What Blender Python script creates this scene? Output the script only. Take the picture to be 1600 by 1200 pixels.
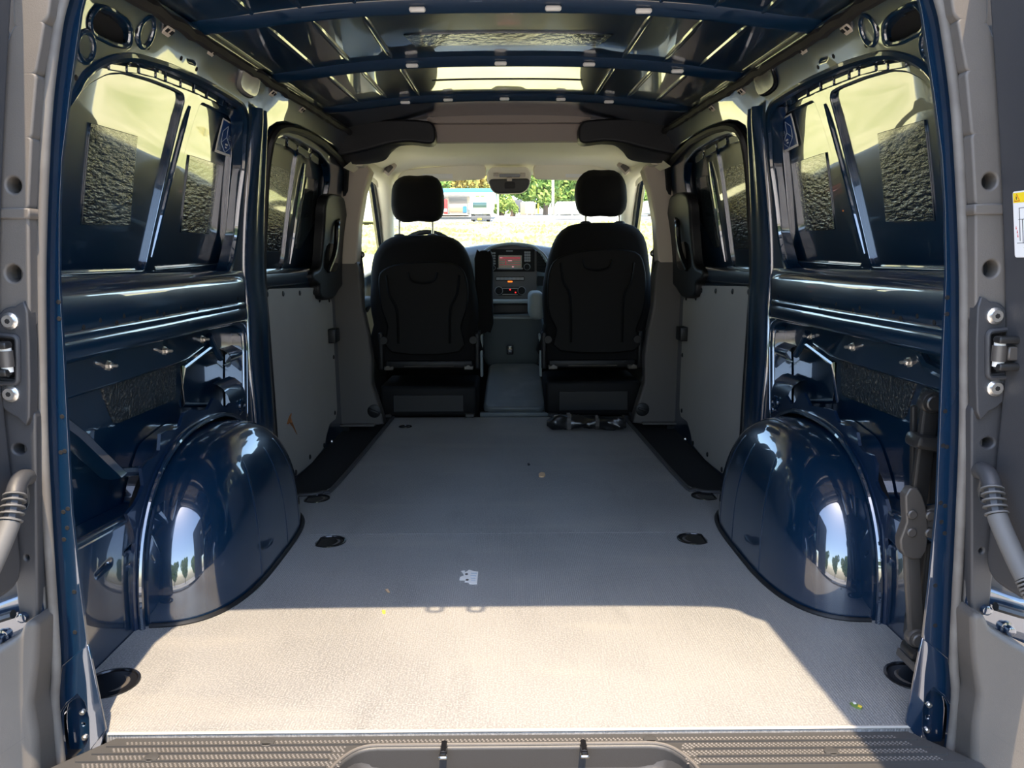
import bpy, math, random
import numpy as np
from mathutils import Vector, Matrix
from mathutils.geometry import delaunay_2d_cdt

for o in list(bpy.data.objects):
    bpy.data.objects.remove(o)
scene = bpy.context.scene
col = scene.collection
PI = math.pi

# ------------------------------------------------------------------ camera
# van frame: x to the right, y forward from the rear edge of the load floor, z up from the load floor
F = 1200.0
PITCH = math.radians(9.0)
CAM = np.array([-.007, -1.2226, .803])
YAW = math.atan(8 / F)
ROLL = .0048
cd = bpy.data.cameras.new('camera')
cd.sensor_width = 36.0
cd.lens = 36.0 * F / 1600.0
cd.clip_start = .02
cd.clip_end = 600
cam = bpy.data.objects.new('camera', cd)
col.objects.link(cam)
cam.matrix_world = (Matrix.Translation(Vector(CAM)) @ Matrix.Rotation(-YAW, 4, 'Z')
                    @ Matrix.Rotation(PI / 2 - PITCH, 4, 'X') @ Matrix.Rotation(-ROLL, 4, 'Z'))
scene.camera = cam

# ------------------------------------------------------------------ light
SUN_EL, SUN_AZ = math.radians(67.5), math.radians(10)     # sun behind the van, a little to the right
w = bpy.data.worlds.new('sky')
scene.world = w
w.use_nodes = True
nt = w.node_tree
bg = nt.nodes['Background']
sky = nt.nodes.new('ShaderNodeTexSky')
sky.sky_type = 'NISHITA'
sky.sun_disc = False
sky.sun_elevation = SUN_EL
sky.sun_rotation = PI + SUN_AZ
sky.dust_density = 1.0
nt.links.new(sky.outputs[0], bg.inputs[0])
bg.inputs[1].default_value = .78
sl = bpy.data.lights.new('sun', 'SUN')
sl.energy = 10.8
sl.angle = math.radians(.6)
sl.color = (1, .81, .57)
sun = bpy.data.objects.new('sun', sl)
col.objects.link(sun)
sdir = Vector((math.sin(SUN_AZ) * math.cos(SUN_EL), -math.cos(SUN_AZ) * math.cos(SUN_EL), math.sin(SUN_EL)))
sun.rotation_euler = sdir.to_track_quat('Z', 'Y').to_euler()
sun.location = sdir * 20
vs = scene.view_settings
vs.view_transform = 'Standard'
vs.look = 'None'
vs.gamma = 1
vs.use_curve_mapping = False
vs.exposure = .12

# ------------------------------------------------------------------ materials
MATS = {}
def mat(name, base, rough=.5, metal=0, coat=0, spec=.5, bump=None, vary=None, emit=None, stretch=None, coat_rough=.03, sub=None):
    m = bpy.data.materials.new(name)
    m.use_nodes = True
    n, l = m.node_tree.nodes, m.node_tree.links
    b = n['Principled BSDF']
    b.inputs['Base Color'].default_value = (*base, 1)
    b.inputs['Roughness'].default_value = rough
    b.inputs['Metallic'].default_value = metal
    b.inputs['Coat Weight'].default_value = coat
    b.inputs['Coat Roughness'].default_value = coat_rough
    b.inputs['Specular IOR Level'].default_value = spec
    tc = n.new('ShaderNodeTexCoord')
    mp = n.new('ShaderNodeMapping')
    l.new(tc.outputs['Object'], mp.inputs[0])
    if stretch: mp.inputs['Scale'].default_value = stretch
    if vary:      # (scale, second colour, low, high)
        t = n.new('ShaderNodeTexNoise')
        t.inputs['Scale'].default_value = vary[0]
        t.inputs['Detail'].default_value = 5
        r = n.new('ShaderNodeMapRange')
        r.inputs['From Min'].default_value = vary[2]
        r.inputs['From Max'].default_value = vary[3]
        x = n.new('ShaderNodeMix')
        x.data_type = 'RGBA'
        x.inputs[6].default_value = (*base, 1)
        x.inputs[7].default_value = (*vary[1], 1)
        l.new(mp.outputs[0], t.inputs['Vector'])
        l.new(t.outputs['Fac'], r.inputs['Value'])
        l.new(r.outputs[0], x.inputs[0])
        l.new(x.outputs[2], b.inputs['Base Color'])
    if bump:      # (scale, strength, distance)
        t = n.new('ShaderNodeTexNoise')
        t.inputs['Scale'].default_value = bump[0]
        t.inputs['Detail'].default_value = 4
        k = n.new('ShaderNodeBump')
        k.inputs['Strength'].default_value = bump[1]
        k.inputs['Distance'].default_value = bump[2]
        l.new(mp.outputs[0], t.inputs['Vector'])
        l.new(t.outputs['Fac'], k.inputs['Height'])
        l.new(k.outputs[0], b.inputs['Normal'])
    if emit:
        b.inputs['Emission Color'].default_value = (*emit[0], 1)
        b.inputs['Emission Strength'].default_value = emit[1]
    MATS[name] = m
    return m

mat('paint', (.0017, .0165, .044), .28, 0, 1, .5, coat_rough=.012)
MATS['paint'].node_tree.nodes['Principled BSDF'].inputs['Coat IOR'].default_value = 2.3
mat('paint_rough', (.0025, .014, .042), .4, 0, .8, .5, bump=(9, .08, .01), vary=(60, (.012, .03, .07), .62, .75), coat_rough=.05)
mat('foil', (.012, .02, .028), .12, 0, 1, .6, bump=(55, .55, .006), stretch=(1, .6, 2.2), coat_rough=.06)
mat('damper', (.006, .013, .02), .3, 0, .6, .6, bump=(120, 1.0, .012), vary=(120, (.16, .15, .12), .58, .66), coat_rough=.15)
mat('seam', (.012, .010, .009), .75)
mat('black_plastic', (.010, .010, .011), .5, spec=.35, bump=(900, .15, .001))
mat('black_gloss', (.008, .008, .009), .16)
mat('bag_plastic', (.010, .010, .011), .3, 0, .3)
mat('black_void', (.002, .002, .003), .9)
mat('grey_plastic', (.105, .094, .083), .55, bump=(700, .25, .0012), vary=(5, (.125, .112, .098), .4, .7))
mat('dark_plastic', (.040, .040, .043), .5, bump=(700, .2, .001))
mat('sill_plastic', (.048, .046, .044), .5, bump=(700, .2, .001))
mat('rubber', (.105, .095, .085), .62, bump=(300, .12, .001), vary=(14, (.16, .15, .135), .45, .75))
mat('beige', (.82, .76, .60), .8, bump=(500, .12, .001))
mat('beige_plastic', (.50, .43, .35), .55)
mat('grey_board', (.33, .31, .28), .6, vary=(3, (.36, .34, .31), .3, .7))
mat('trim_brown', (.34, .28, .235), .65)  # beige of the headliner edge with its shade put into the colour
mat('trim_grey', (.085, .075, .068), .6)
mat('seat_cloth', (.0045, .0045, .005), .85, spec=.25, bump=(900, .2, .001))
mat('seat_shell', (.0032, .0032, .0036), .6, spec=.2)
mat('dash', (.055, .070, .076), .5, bump=(600, .2, .001))
mat('dash_light', (.20, .24, .25), .55, bump=(600, .2, .001))
mat('mat_rubber', (.085, .10, .105), .5, bump=(120, .15, .002), vary=(8, (.13, .145, .15), .5, .75))
mat('steel', (.55, .53, .50), .25, 1)
mat('bolt', (.72, .68, .62), .32, .9)
mat('jack_steel', (.085, .075, .066), .42, .2, .2, bump=(60, .1, .002))  # lightened so the jack's lower arm carries its sunlit brown in the colour
mat('jack_black', (.020, .019, .018), .38, .2, .2)
mat('nylon', (.75, .73, .68), .5)
mat('conduit', (.105, .103, .10), .6)
mat('white_sticker', (.80, .78, .74), .5)
mat('blue_sticker', (.015, .06, .22), .35)
mat('yellow_sticker', (.85, .62, .02), .5)
mat('ink', (.015, .015, .02), .6)
mat('ink_orange', (.55, .12, .01), .6)
mat('ink_red', (.6, .04, .04), .6)
mat('ink_light', (.45, .52, .60), .6)
mat('leaf_dry', (.24, .09, .025), .7)
mat('leaf_yellow', (.75, .55, .05), .7)
mat('leaf_green', (.14, .22, .05), .7)
mat('chip', (.75, .50, .28), .7)
mat('lamp_lens', (.20, .19, .17), .2, 0, .5)
mat('button', (.16, .17, .18), .4)
mat('screen', (.006, .004, .005), .2)
mat('screen_red', (.2, .02, .03), .5, emit=((.75, .10, .14), .22))
mat('screen_pink', (.3, .1, .12), .5, emit=((1, .5, .55), .5))
mat('led_red', (.3, .01, .01), .5, emit=((1, .03, .03), 1.2))
mat('led_amber', (.3, .08, .01), .5, emit=((1, .22, .02), 1.3))
mat('scratch', (.22, .24, .26), .6)
mat('gravel', (.26, .24, .21), .95, vary=(4, (.34, .31, .27), .4, .65))
mat('asphalt', (.42, .40, .37), .9, vary=(.4, (.50, .48, .44), .4, .7))
mat('grass', (.48, .48, .17), .95, vary=(.5, (.78, .70, .36), .36, .60))
mat('tree_green', (.16, .27, .05), .8, vary=(.6, (.34, .42, .09), .4, .65))
mat('tree_gold', (.50, .36, .10), .8, vary=(.6, (.36, .34, .08), .4, .65))
mat('bark', (.16, .11, .075), .9)
mat('white_paint', (.80, .80, .78), .4)
mat('pole_wood', (.42, .36, .29), .9)
mat('blue_canopy', (.10, .36, .75), .4)
mat('brick_wall', (.55, .36, .22), .9)
mat('red_pump', (.55, .05, .04), .4)
mat('dark_glass', (.05, .10, .10), .08, 0, .5)
mat('tyre', (.015, .015, .015), .8)
mat('concrete', (.62, .58, .50), .9)
mat('yellow_paint', (.8, .6, .05), .5)
mat('shed', (.12, .12, .13), .8)

# load floor laminate: fine ribs that run forward, with dust and scuffs
m = mat('floor_laminate', (.215, .21, .20), .40, 0, 0, .55)
n, l = m.node_tree.nodes, m.node_tree.links
b = n['Principled BSDF']; tc = n['Texture Coordinate']
def noise(scale, detail, vec, st=None):
    t = n.new('ShaderNodeTexNoise'); t.inputs['Scale'].default_value = scale; t.inputs['Detail'].default_value = detail
    if st:
        mp = n.new('ShaderNodeMapping'); mp.inputs['Scale'].default_value = st
        l.new(vec, mp.inputs[0]); vec = mp.outputs[0]
    l.new(vec, t.inputs['Vector']); return t.outputs['Fac']
def rng(v, a, bb, c=0., d=1.):
    r = n.new('ShaderNodeMapRange'); r.inputs[1].default_value = a; r.inputs[2].default_value = bb
    r.inputs[3].default_value = c; r.inputs[4].default_value = d; l.new(v, r.inputs[0]); return r.outputs[0]
def mix(f, a, c):
    x = n.new('ShaderNodeMix'); x.data_type = 'RGBA'
    if hasattr(f, 'links'): l.new(f, x.inputs[0])
    else: x.inputs[0].default_value = f
    for i, q in ((6, a), (7, c)):
        if isinstance(q, tuple): x.inputs[i].default_value = (*q, 1)
        else: l.new(q, x.inputs[i])
    return x.outputs[2]
ob = tc.outputs['Object']
c1 = mix(rng(noise(2.2, 6, ob, (1, .8, 1)), .42, .66), (.235, .232, .226), (.172, .171, .169))
c2 = mix(rng(noise(9, 5, ob, (1, .35, 1)), .58, .76, 0, .5), c1, (.11, .11, .108))
c3 = mix(rng(noise(260, 2, ob), .45, .60, 0, .6), c2, (.36, .35, .335))
c4 = mix(rng(noise(3.1, 4, ob, (.5, 2.4, 1)), .54, .72, 0, .5), c3, (.33, .31, .28))
l.new(c4, b.inputs['Base Color'])
wv = n.new('ShaderNodeTexWave'); wv.wave_type = 'BANDS'; wv.bands_direction = 'X'
wv.inputs['Scale'].default_value = 62; wv.inputs['Distortion'].default_value = .4
l.new(ob, wv.inputs['Vector'])
ad = n.new('ShaderNodeMath'); ad.operation = 'ADD'
l.new(wv.outputs['Fac'], ad.inputs[0]); l.new(noise(500, 2, ob), ad.inputs[1])
bp = n.new('ShaderNodeBump'); bp.inputs['Strength'].default_value = .45; bp.inputs['Distance'].default_value = .0012
l.new(ad.outputs[0], bp.inputs['Height']); l.new(bp.outputs[0], b.inputs['Normal'])

# window glass: mostly clear with a weak reflection
m = bpy.data.materials.new('glass'); m.use_nodes = True; MATS['glass'] = m
n, l = m.node_tree.nodes, m.node_tree.links
n.remove(n['Principled BSDF'])
tr = n.new('ShaderNodeBsdfTransparent'); tr.inputs[0].default_value = (.93, .97, .94, 1)
gl = n.new('ShaderNodeBsdfGlossy'); gl.inputs['Roughness'].default_value = .02
mx = n.new('ShaderNodeMixShader')
mx.inputs[0].default_value = .05; l.new(tr.outputs[0], mx.inputs[1]); l.new(gl.outputs[0], mx.inputs[2])
l.new(mx.outputs[0], n['Material Output'].inputs[0])

# ------------------------------------------------------------------ geometry helpers
class MB:
    def __init__(s): s.v = []; s.f = []; s.n = {}
    def add(s, v, f, nrm=None):
        k = len(s.v)
        if nrm: s.n.update({k+i: q for i, q in enumerate(nrm)})
        s.v += [tuple(float(c) for c in p) for p in v]; s.f += [tuple(k + i for i in q) for q in f]; return s
    def box(s, c, size, R=None):
        x, y, z = (q / 2 for q in size)
        P = [(-x,-y,-z),(x,-y,-z),(x,y,-z),(-x,y,-z),(-x,-y,z),(x,-y,z),(x,y,z),(-x,y,z)]
        if R is not None: P = [R @ Vector(p) for p in P]
        return s.add([(p[0]+c[0], p[1]+c[1], p[2]+c[2]) for p in P],
                     [(0,3,2,1),(4,5,6,7),(0,1,5,4),(1,2,6,5),(2,3,7,6),(3,0,4,7)])
    def rbox(s, c, size, r=.005, seg=2, R=None):
        # rounded box as a stack of rounded rectangles
        x, y, z = (q / 2 for q in size); r = min(r, x, y, z) * .999
        V = []; Fc = []; lv = []
        for j in range(seg + 1):
            t = PI / 2 * j / seg; lv.append((-z + r * (1 - math.sin(t)) - 0, r * math.cos(t)))
        lv = [(-z + r - r * math.cos(PI/2*j/seg), r - r * math.sin(PI/2*j/seg)) for j in range(seg + 1)]
        lv = lv + [(-a, b_) for a, b_ in reversed(lv)]
        nq = 4 * (seg + 1)
        for zz, ins in lv:
            for q in range(4):
                cx, cy = [(1,1),(-1,1),(-1,-1),(1,-1)][q]
                for j in range(seg + 1):
                    a = PI / 2 * (q + j / seg)
                    rr = r - ins
                    V.append(Vector((cx * (x - r) + rr * math.cos(a), cy * (y - r) + rr * math.sin(a), zz)))
        for k in range(len(lv) - 1):
            for i in range(nq):
                Fc.append((k*nq+i, k*nq+(i+1)%nq, (k+1)*nq+(i+1)%nq, (k+1)*nq+i))
        Fc.append(tuple(reversed(range(nq)))); Fc.append(tuple(range((len(lv)-1)*nq, len(lv)*nq)))
        if R is not None: V = [R @ p for p in V]
        return s.add([(p[0]+c[0], p[1]+c[1], p[2]+c[2]) for p in V], Fc)
    def tube(s, pts, r, n=8, closed=False, caps=True, flat=None):
        P = [Vector(p) for p in pts]; m_ = len(P); V = []; Fc = []
        up = None
        for i, p in enumerate(P):
            a = P[(i-1) % m_] if (closed or i > 0) else p
            c = P[(i+1) % m_] if (closed or i < m_-1) else p
            d = (c - a).normalized()
            if up is None:
                up = Vector((0,0,1)) if abs(d.z) < .9 else Vector((1,0,0))
            side = d.cross(up)
            if side.length < 1e-6: side = d.orthogonal()
            side.normalize(); up = side.cross(d).normalized()
            rr = r[i] if isinstance(r, (list, tuple)) else r
            for k in range(n):
                t = 2 * PI * k / n
                fl = flat if flat else 1
                V.append(p + side * rr * math.cos(t) + up * rr * fl * math.sin(t))
        for i in range(m_ if closed else m_ - 1):
            for k in range(n):
                j = (i+1) % m_
                Fc.append((i*n+k, i*n+(k+1)%n, j*n+(k+1)%n, j*n+k))
        if caps and not closed:
            Fc.append(tuple(reversed(range(n)))); Fc.append(tuple(range((m_-1)*n, m_*n)))
        return s.add(V, Fc)
    def lathe(s, prof, o, axis=(0,0,1), n=16):
        ax = Vector(axis).normalized(); u = ax.orthogonal().normalized(); v = ax.cross(u)
        V = []; Fc = []
        for (r, h) in prof:
            for k in range(n):
                t = 2*PI*k/n
                V.append(Vector(o) + ax*h + (u*math.cos(t) + v*math.sin(t))*r)
        for i in range(len(prof)-1):
            for k in range(n):
                Fc.append((i*n+k, i*n+(k+1)%n, (i+1)*n+(k+1)%n, (i+1)*n+k))
        Fc.append(tuple(reversed(range(n)))); Fc.append(tuple(range((len(prof)-1)*n, len(prof)*n)))
        return s.add(V, Fc)
    def loft(s, rings, closed=True, caps=False):
        n_ = len(rings[0]); V = [p for r_ in rings for p in r_]; Fc = []
        for i in range(len(rings)-1):
            for k in range(n_ if closed else n_-1):
                Fc.append((i*n_+k, i*n_+(k+1)%n_, (i+1)*n_+(k+1)%n_, (i+1)*n_+k))
        if caps:
            Fc.append(tuple(reversed(range(n_)))); Fc.append(tuple(range((len(rings)-1)*n_, len(rings)*n_)))
        return s.add(V, Fc)
    def build(s, name, material, parent=None, smooth=38, kind=None):
        me = bpy.data.meshes.new(name)
        me.from_pydata(s.v, [], s.f)
        me.materials.append(MATS[material])
        me.validate()
        if smooth:
            me.shade_smooth(); me.set_sharp_from_angle(angle=math.radians(smooth))
            if s.n and len(me.vertices) == len(s.v):
                me.set_sharp_from_angle(angle=PI)
                me.normals_split_custom_set_from_vertices([s.n.get(i, (0, 0, 0)) for i in range(len(s.v))])
        o = bpy.data.objects.new(name, me)
        col.objects.link(o)
        if parent is not None:
            o.parent = parent
            o.matrix_parent_inverse = Matrix.Translation(parent.location).inverted()
        if kind: o['kind'] = kind
        return o

def empty(name, loc=(0,0,0)):
    o = bpy.data.objects.new(name, None); o.location = loc; o.empty_display_size = .05
    col.objects.link(o); return o
def tag(o, label, cat=None, group=None, kind=None):
    if label: o['label'] = label
    if cat: o['category'] = cat
    if group: o['group'] = group
    if kind: o['kind'] = kind
    return o
def struct(o, label=None, cat=None): return tag(o, label, cat, None, 'structure')

def dens(poly, g):
    out = []
    for i in range(len(poly)):
        a, b_ = np.array(poly[i], float), np.array(poly[(i+1) % len(poly)], float)
        k = max(1, int(math.ceil(np.linalg.norm(b_-a) / g)))
        out += [tuple(a + (b_-a)*j/k) for j in range(k)]
    return out
def rpoly(poly, r, seg=4):
    out = []; N = len(poly)
    for i in range(N):
        p = Vector(poly[i]); a = Vector(poly[i-1]) - p; c = Vector(poly[(i+1) % N]) - p
        k = min(r, a.length*.45, c.length*.45)
        p0 = p + a.normalized()*k; p1 = p + c.normalized()*k
        for j in range(seg+1):
            t = j/seg
            q = p0*(1-t)**2 + p*2*t*(1-t) + p1*t*t
            out.append((q.x, q.y))
    return out
def smooth_loop(poly, k=6):
    P = [np.array(p, float) for p in poly]; N = len(P); out = []
    for i in range(N):
        p0, p1, p2, p3 = P[i-1], P[i], P[(i+1) % N], P[(i+2) % N]
        for j in range(k):
            t = j/k
            out.append(tuple(.5*((2*p1)+(-p0+p2)*t+(2*p0-5*p1+4*p2-p3)*t*t+(-p0+3*p1-3*p2+p3)*t**3)))
    return out
def smooth_path(P, k=6):
    P = [np.array(p, float) for p in P]; P = [2*P[0]-P[1]] + P + [2*P[-1]-P[-2]]; out = []
    for i in range(1, len(P)-2):
        p0, p1, p2, p3 = P[i-1:i+3]
        for j in range(k):
            t = j/k
            out.append(tuple(.5*((2*p1)+(-p0+p2)*t+(2*p0-5*p1+4*p2-p3)*t*t+(-p0+3*p1-3*p2+p3)*t**3)))
    out.append(tuple(P[-2])); return out
def ell(c, rx, ry, n=16, rot=0):
    return [(c[0]+rx*math.cos(t)*math.cos(rot)-ry*math.sin(t)*math.sin(rot),
             c[1]+rx*math.cos(t)*math.sin(rot)+ry*math.sin(t)*math.cos(rot)) for t in [2*PI*k/n for k in range(n)]]
def inside(pts, poly):
    pts = np.asarray(pts); p = np.asarray(poly); c = np.zeros(len(pts), bool); j = len(p)-1
    for i in range(len(p)):
        yi, yj = p[i,1], p[j,1]
        if yi != yj:
            cr = ((yi > pts[:,1]) != (yj > pts[:,1])) & (pts[:,0] < (p[j,0]-p[i,0])*(pts[:,1]-yi)/(yj-yi)+p[i,0])
            c ^= cr
        j = i
    return c
def sheet(mb, outer, mapf, holes=(), grid=.05, T=.02, r=.005, seg=3, two=False):
    """sheet of thickness T over a 2D outline with holes, edges rolled over with radius r; mapf(u, v, depth)"""
    loops = [dens(outer, grid)] + [dens(h, grid*.6) for h in holes]
    pts = []; edges = []
    for lp in loops:
        k = len(pts); pts += lp; edges += [(k+i, k+(i+1) % len(lp)) for i in range(len(lp))]
    a = np.array(loops[0]); lo, hi = a.min(0), a.max(0)
    gx = np.arange(lo[0]+grid*.5, hi[0], grid); gy = np.arange(lo[1]+grid*.43, hi[1], grid)
    if len(gx) and len(gy):
        g = np.array([(x+(.25*grid if q % 2 else 0), y) for q, y in enumerate(gy) for x in gx])
        ok = inside(g, loops[0])
        for h in loops[1:]: ok &= ~inside(g, h)
        g = g[ok]; B_ = np.array(pts)
        for q in g:
            if ((B_-q)**2).sum(1).min() > (grid*.5)**2: pts.append(tuple(q))
    res = delaunay_2d_cdt([Vector((float(p[0]), float(p[1]))) for p in pts], edges, [], 0, 1e-7)
    V2 = np.array([(v.x, v.y) for v in res[0]]); tri = [tuple(t) for t in res[2]]
    cen = np.array([V2[list(t)].mean(0) for t in tri])
    ok = inside(cen, loops[0])
    for h in loops[1:]: ok &= ~inside(cen, h)
    tri = [t for t, q in zip(tri, ok) if q]
    E = {}
    for t in tri:
        for i in range(len(t)): E[(t[i], t[(i+1) % len(t)])] = 1
    bd = [e for e in E if (e[1], e[0]) not in E]
    nor = {}
    for (i, j) in bd:
        d = V2[j]-V2[i]; L = np.hypot(*d) + 1e-12; nn = np.array([d[1], -d[0]])/L
        for q in (i, j): nor[q] = nor.get(q, np.zeros(2)) + nn
    for q in nor: nor[q] = nor[q]/(np.hypot(*nor[q])+1e-9)
    verts = []; faces = []
    idx = {}
    def V(key, u, v, d):
        if key not in idx: idx[key] = len(verts); verts.append(mapf(u, v, d))
        return idx[key]
    for t in tri: faces.append(tuple(V((q, 0), V2[q][0], V2[q][1], 0) for q in t))
    rings = []
    for j in range(seg+1):
        th = PI/2*j/seg; rings.append((r*math.sin(th), r*(1-math.cos(th))))
    if two:
        rings = rings + [(o_, T-d_) for o_, d_ in reversed(rings)]
    else: rings.append((r, T))
    last = len(rings)-1
    def RV(q, k):
        key = (q, 0) if k == 0 else ((q, 'b') if (two and k == last) else (q, k))
        p = V2[q]+nor[q]*rings[k][0]
        return V(key, p[0], p[1], rings[k][1])
    for (i, j) in bd:
        for k in range(last):
            faces.append((RV(j, k), RV(i, k), RV(i, k+1), RV(j, k+1)))
    if two:
        for t in tri: faces.append(tuple(V((q, 'b'), V2[q][0], V2[q][1], T) for q in reversed(t)))
    # exact shading normals, so that the paint mirrors cleanly
    nr = [None]*len(verts); h = 1e-3
    def grad(u, v, d):
        a = np.array(mapf(u+h, v, d))-np.array(mapf(u-h, v, d)); c = np.array(mapf(u, v+h, d))-np.array(mapf(u, v-h, d)); return a/(2*h), c/(2*h)
    ar = [abs(np.cross(V2[t[1]]-V2[t[0]], V2[t[2]]-V2[t[0]])) for t in tri]; kb = int(np.argmax(ar))
    t0 = faces[kb]; e1, e2 = [np.array(verts[t0[k]])-np.array(verts[t0[0]]) for k in (1, 2)]; g0 = np.cross(e1, e2)
    q0 = tri[kb][0]; a0, c0 = grad(V2[q0][0], V2[q0][1], 0); sg = 1. if np.dot(np.cross(a0, c0), g0) > 0 else -1.
    dd = np.array(mapf(*V2[q0], T))-np.array(mapf(*V2[q0], 0)); tau = 1. if np.dot(sg*np.cross(a0, c0), dd) < 0 else -1.
    for (q, k), i in idx.items():
        u, v = V2[q]; a_, c_ = grad(u, v, 0 if k != 'b' else T); ns = np.cross(a_, c_)*sg; ns /= np.linalg.norm(ns)+1e-12
        if k == 0: nn = ns
        elif k == 'b': nn = -ns
        else:
            ow = nor[q][0]*a_+nor[q][1]*c_; ow = ow-ns*np.dot(ow, ns); ow /= np.linalg.norm(ow)+1e-12
            th = PI/2*min(k, seg)/seg
            if two and k > seg: th = PI/2+PI/2*(k-seg-1)/seg
            nn = ns*math.cos(th)+tau*ow*math.sin(th)
        nr[i] = tuple(nn)
    mb.add(verts, faces, nr); return mb

# pixel of the photograph -> direction -> point on a plane of the van
def ray(px, py):
    u, v = px-800., 600.-py
    c, s = math.cos(ROLL), math.sin(ROLL)
    u, v = u*c+v*s, -u*s+v*c
    x, y, z = u/F, math.cos(PITCH)+v/F*math.sin(PITCH), -math.sin(PITCH)+v/F*math.cos(PITCH)
    return np.array([x*math.cos(YAW)+y*math.sin(YAW), -x*math.sin(YAW)+y*math.cos(YAW), z])
def at(px, py, x=None, y=None, z=None):
    d = ray(px, py)
    t = (x-CAM[0])/d[0] if x is not None else (y-CAM[1])/d[1] if y is not None else (z-CAM[2])/d[2]
    return CAM+t*d
def BY(pts, y):                        # pixels -> (x, z) on the plane y
    return [(p[0], p[2]) for p in (at(a, b_, y=y) for a, b_ in pts)]
def table(z, s):
    zz = np.linspace(z[0], z[-1], 400)
    P = list(zip(z, s)); sp = smooth_path(P, 12); sp = np.array(sp)
    o = np.argsort(sp[:,0]); return zz, np.interp(zz, sp[o,0], sp[o,1])
_sk = table([-.25, 0, .2, .45, .62, .70, .78, .9, 1.05, 1.2, 1.32, 1.42], [.885, .895, .908, .918, .916, .908, .893, .869, .838, .802, .755, .68])
_in = table([-.25, 0, .3, .6, .75, .9, 1.05, 1.16, 1.24, 1.32, 1.40], [.838, .838, .842, .848, .850, .836, .805, .772, .736, .685, .60])
def zc(y, z): return z-.0408*(y-1.)*min(1, max(0, (z-.8)/.5))
def taper(y, z):                       # the body side draws in a little towards the rear, above the belt
    k = min(1, max(0, (z-.35)/.40)); return .045*max(0, 1.15-y)*k*k*(3-2*k)
def skin(y, z): return float(np.interp(zc(y, z), *_sk))-taper(y, z)
def inn(y, z): return float(np.interp(zc(y, z), *_in))-taper(y, z)*(1-min(1, max(0, (z-1.1)/.2)))
def WL(px, py, fn, off=0.):            # pixel on the left wall surface -> (y, z)
    s = .8
    for _ in range(40):
        p = at(px, py, x=-s); s = .5*s+.5*(fn(p[1], p[2])+off)
    return (p[1], p[2])
def WP(pts, fn, off=0.): return [WL(a, b_, fn, off) for a, b_ in pts]
def SM(sd, fn, off=0.):                # (y, z, depth) -> wall of side sd
    return lambda u, v, d: (sd*(fn(u, v)+off+d), u, v)

# ================================================================== STRUCTURE
SIDE = {-1: 'left', 1: 'right'}
def seamz(y): return 1.281+.040*y
def roofz(x, y): return seamz(y)+.054*(1-min(1, abs(x)/.69)**2.6)

# ---- load floor with holes for the tie-down cups
CUPS = [(-.78, .163, .050), (.785, .163, .050), (-.527, .922, .043), (.536, .924, .043),
        (-.668, 1.338, .043), (.676, 1.338, .043), (-.512, 2.51, .030)]
half = [(.700, .0), (.716, .02), (.835, .19), (.836, 1.385), (.72, 1.375), (.665, 1.41), (.640, 1.50), (.615, 2.54), (.612, 2.735)]
outl = half + [(-x, y) for x, y in reversed(half)]
mb = MB()
sheet(mb, outl, lambda u, v, d: (u, v, -d), [ell((c[0], c[1]), c[2], c[2], 24) for c in CUPS], grid=.09, T=.03, r=.002, seg=2)
fl = struct(mb.build('floor', 'floor_laminate'), 'ribbed grey load floor of the van with sunlit rear strip', 'floor')
for sd in (-1, 1):      # dark plastic edge along the step wells
    pts = smooth_path([(sd*(x-.008), y, .004) for x, y in half[3:]], 5)
    MB().tube(pts, .010, 8, flat=.6).build('edge_strip', 'dark_plastic', fl)
MB().box((0, .985, .0002), (1.20, .004, .0010)).build('board_joint', 'floor_laminate', fl)
MB().box((0, 1.37, -.06), (1.70, 2.75, .04)).build('sub_floor', 'black_void', fl)

# ---- walls
def flat_panel(name, material, parent, sd, fn, poly, off, T=.006, r=.004, grid=.05, label=None):
    mb = MB(); sheet(mb, poly, SM(sd, fn, off), grid=grid, T=T, r=r)
    o = mb.build(name, material, parent)
    if label: o['label'] = label
    return o
REAR_BLANK = WP([(58, 431), (58, 190), (104, 160), (130, 130), (160, 114), (190, 112), (232, 124), (270, 139), (281, 146), (283, 158), (276, 185), (224, 412), (219, 424)], skin, .01)
FRONT_BLANK = WP([(308, 158), (350, 177), (362, 184), (364, 196), (347, 402), (342, 413), (245, 421), (235, 421), (236, 405)], skin, .01)
WINDOW = WP([(60, 450), (60, 210), (108, 160), (128, 122), (152, 100), (180, 89), (210, 87), (262, 102), (320, 127), (360, 150), (380, 164), (388, 186), (383, 260), (371, 365), (362, 420), (350, 438)], inn)
LOWER = WP([(70, 556), (104, 549), (300, 515), (372, 502), (384, 510), (387, 540), (388, 650), (384, 664), (300, 668), (262, 700), (245, 760), (240, 792), (112, 862), (70, 885)], inn)
CEDGE = WP([(427, 740), (425, 690), (417, 560), (410, 450), (409, 350), (411, 260), (414, 215), (420, 198), (432, 190), (446, 188), (470, 195), (500, 210), (524, 226), (540, 246)], inn)
BIG = smooth_loop(WP([(141, 30), (150, 14), (160, 11), (182, 20), (198, 34), (203, 48), (199, 70), (180, 70), (158, 60), (143, 50)], inn), 3)
PADR = WP([(146, 193), (218, 214), (206, 351), (132, 350)], skin, .004)
PADF = WP([(299, 243), (346, 258), (331, 365), (286, 362)], skin, .004)
LOWPAD = rpoly(WP([(160, 600), (276, 564), (276, 622), (181, 662)], skin, -.006), .02)
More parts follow.
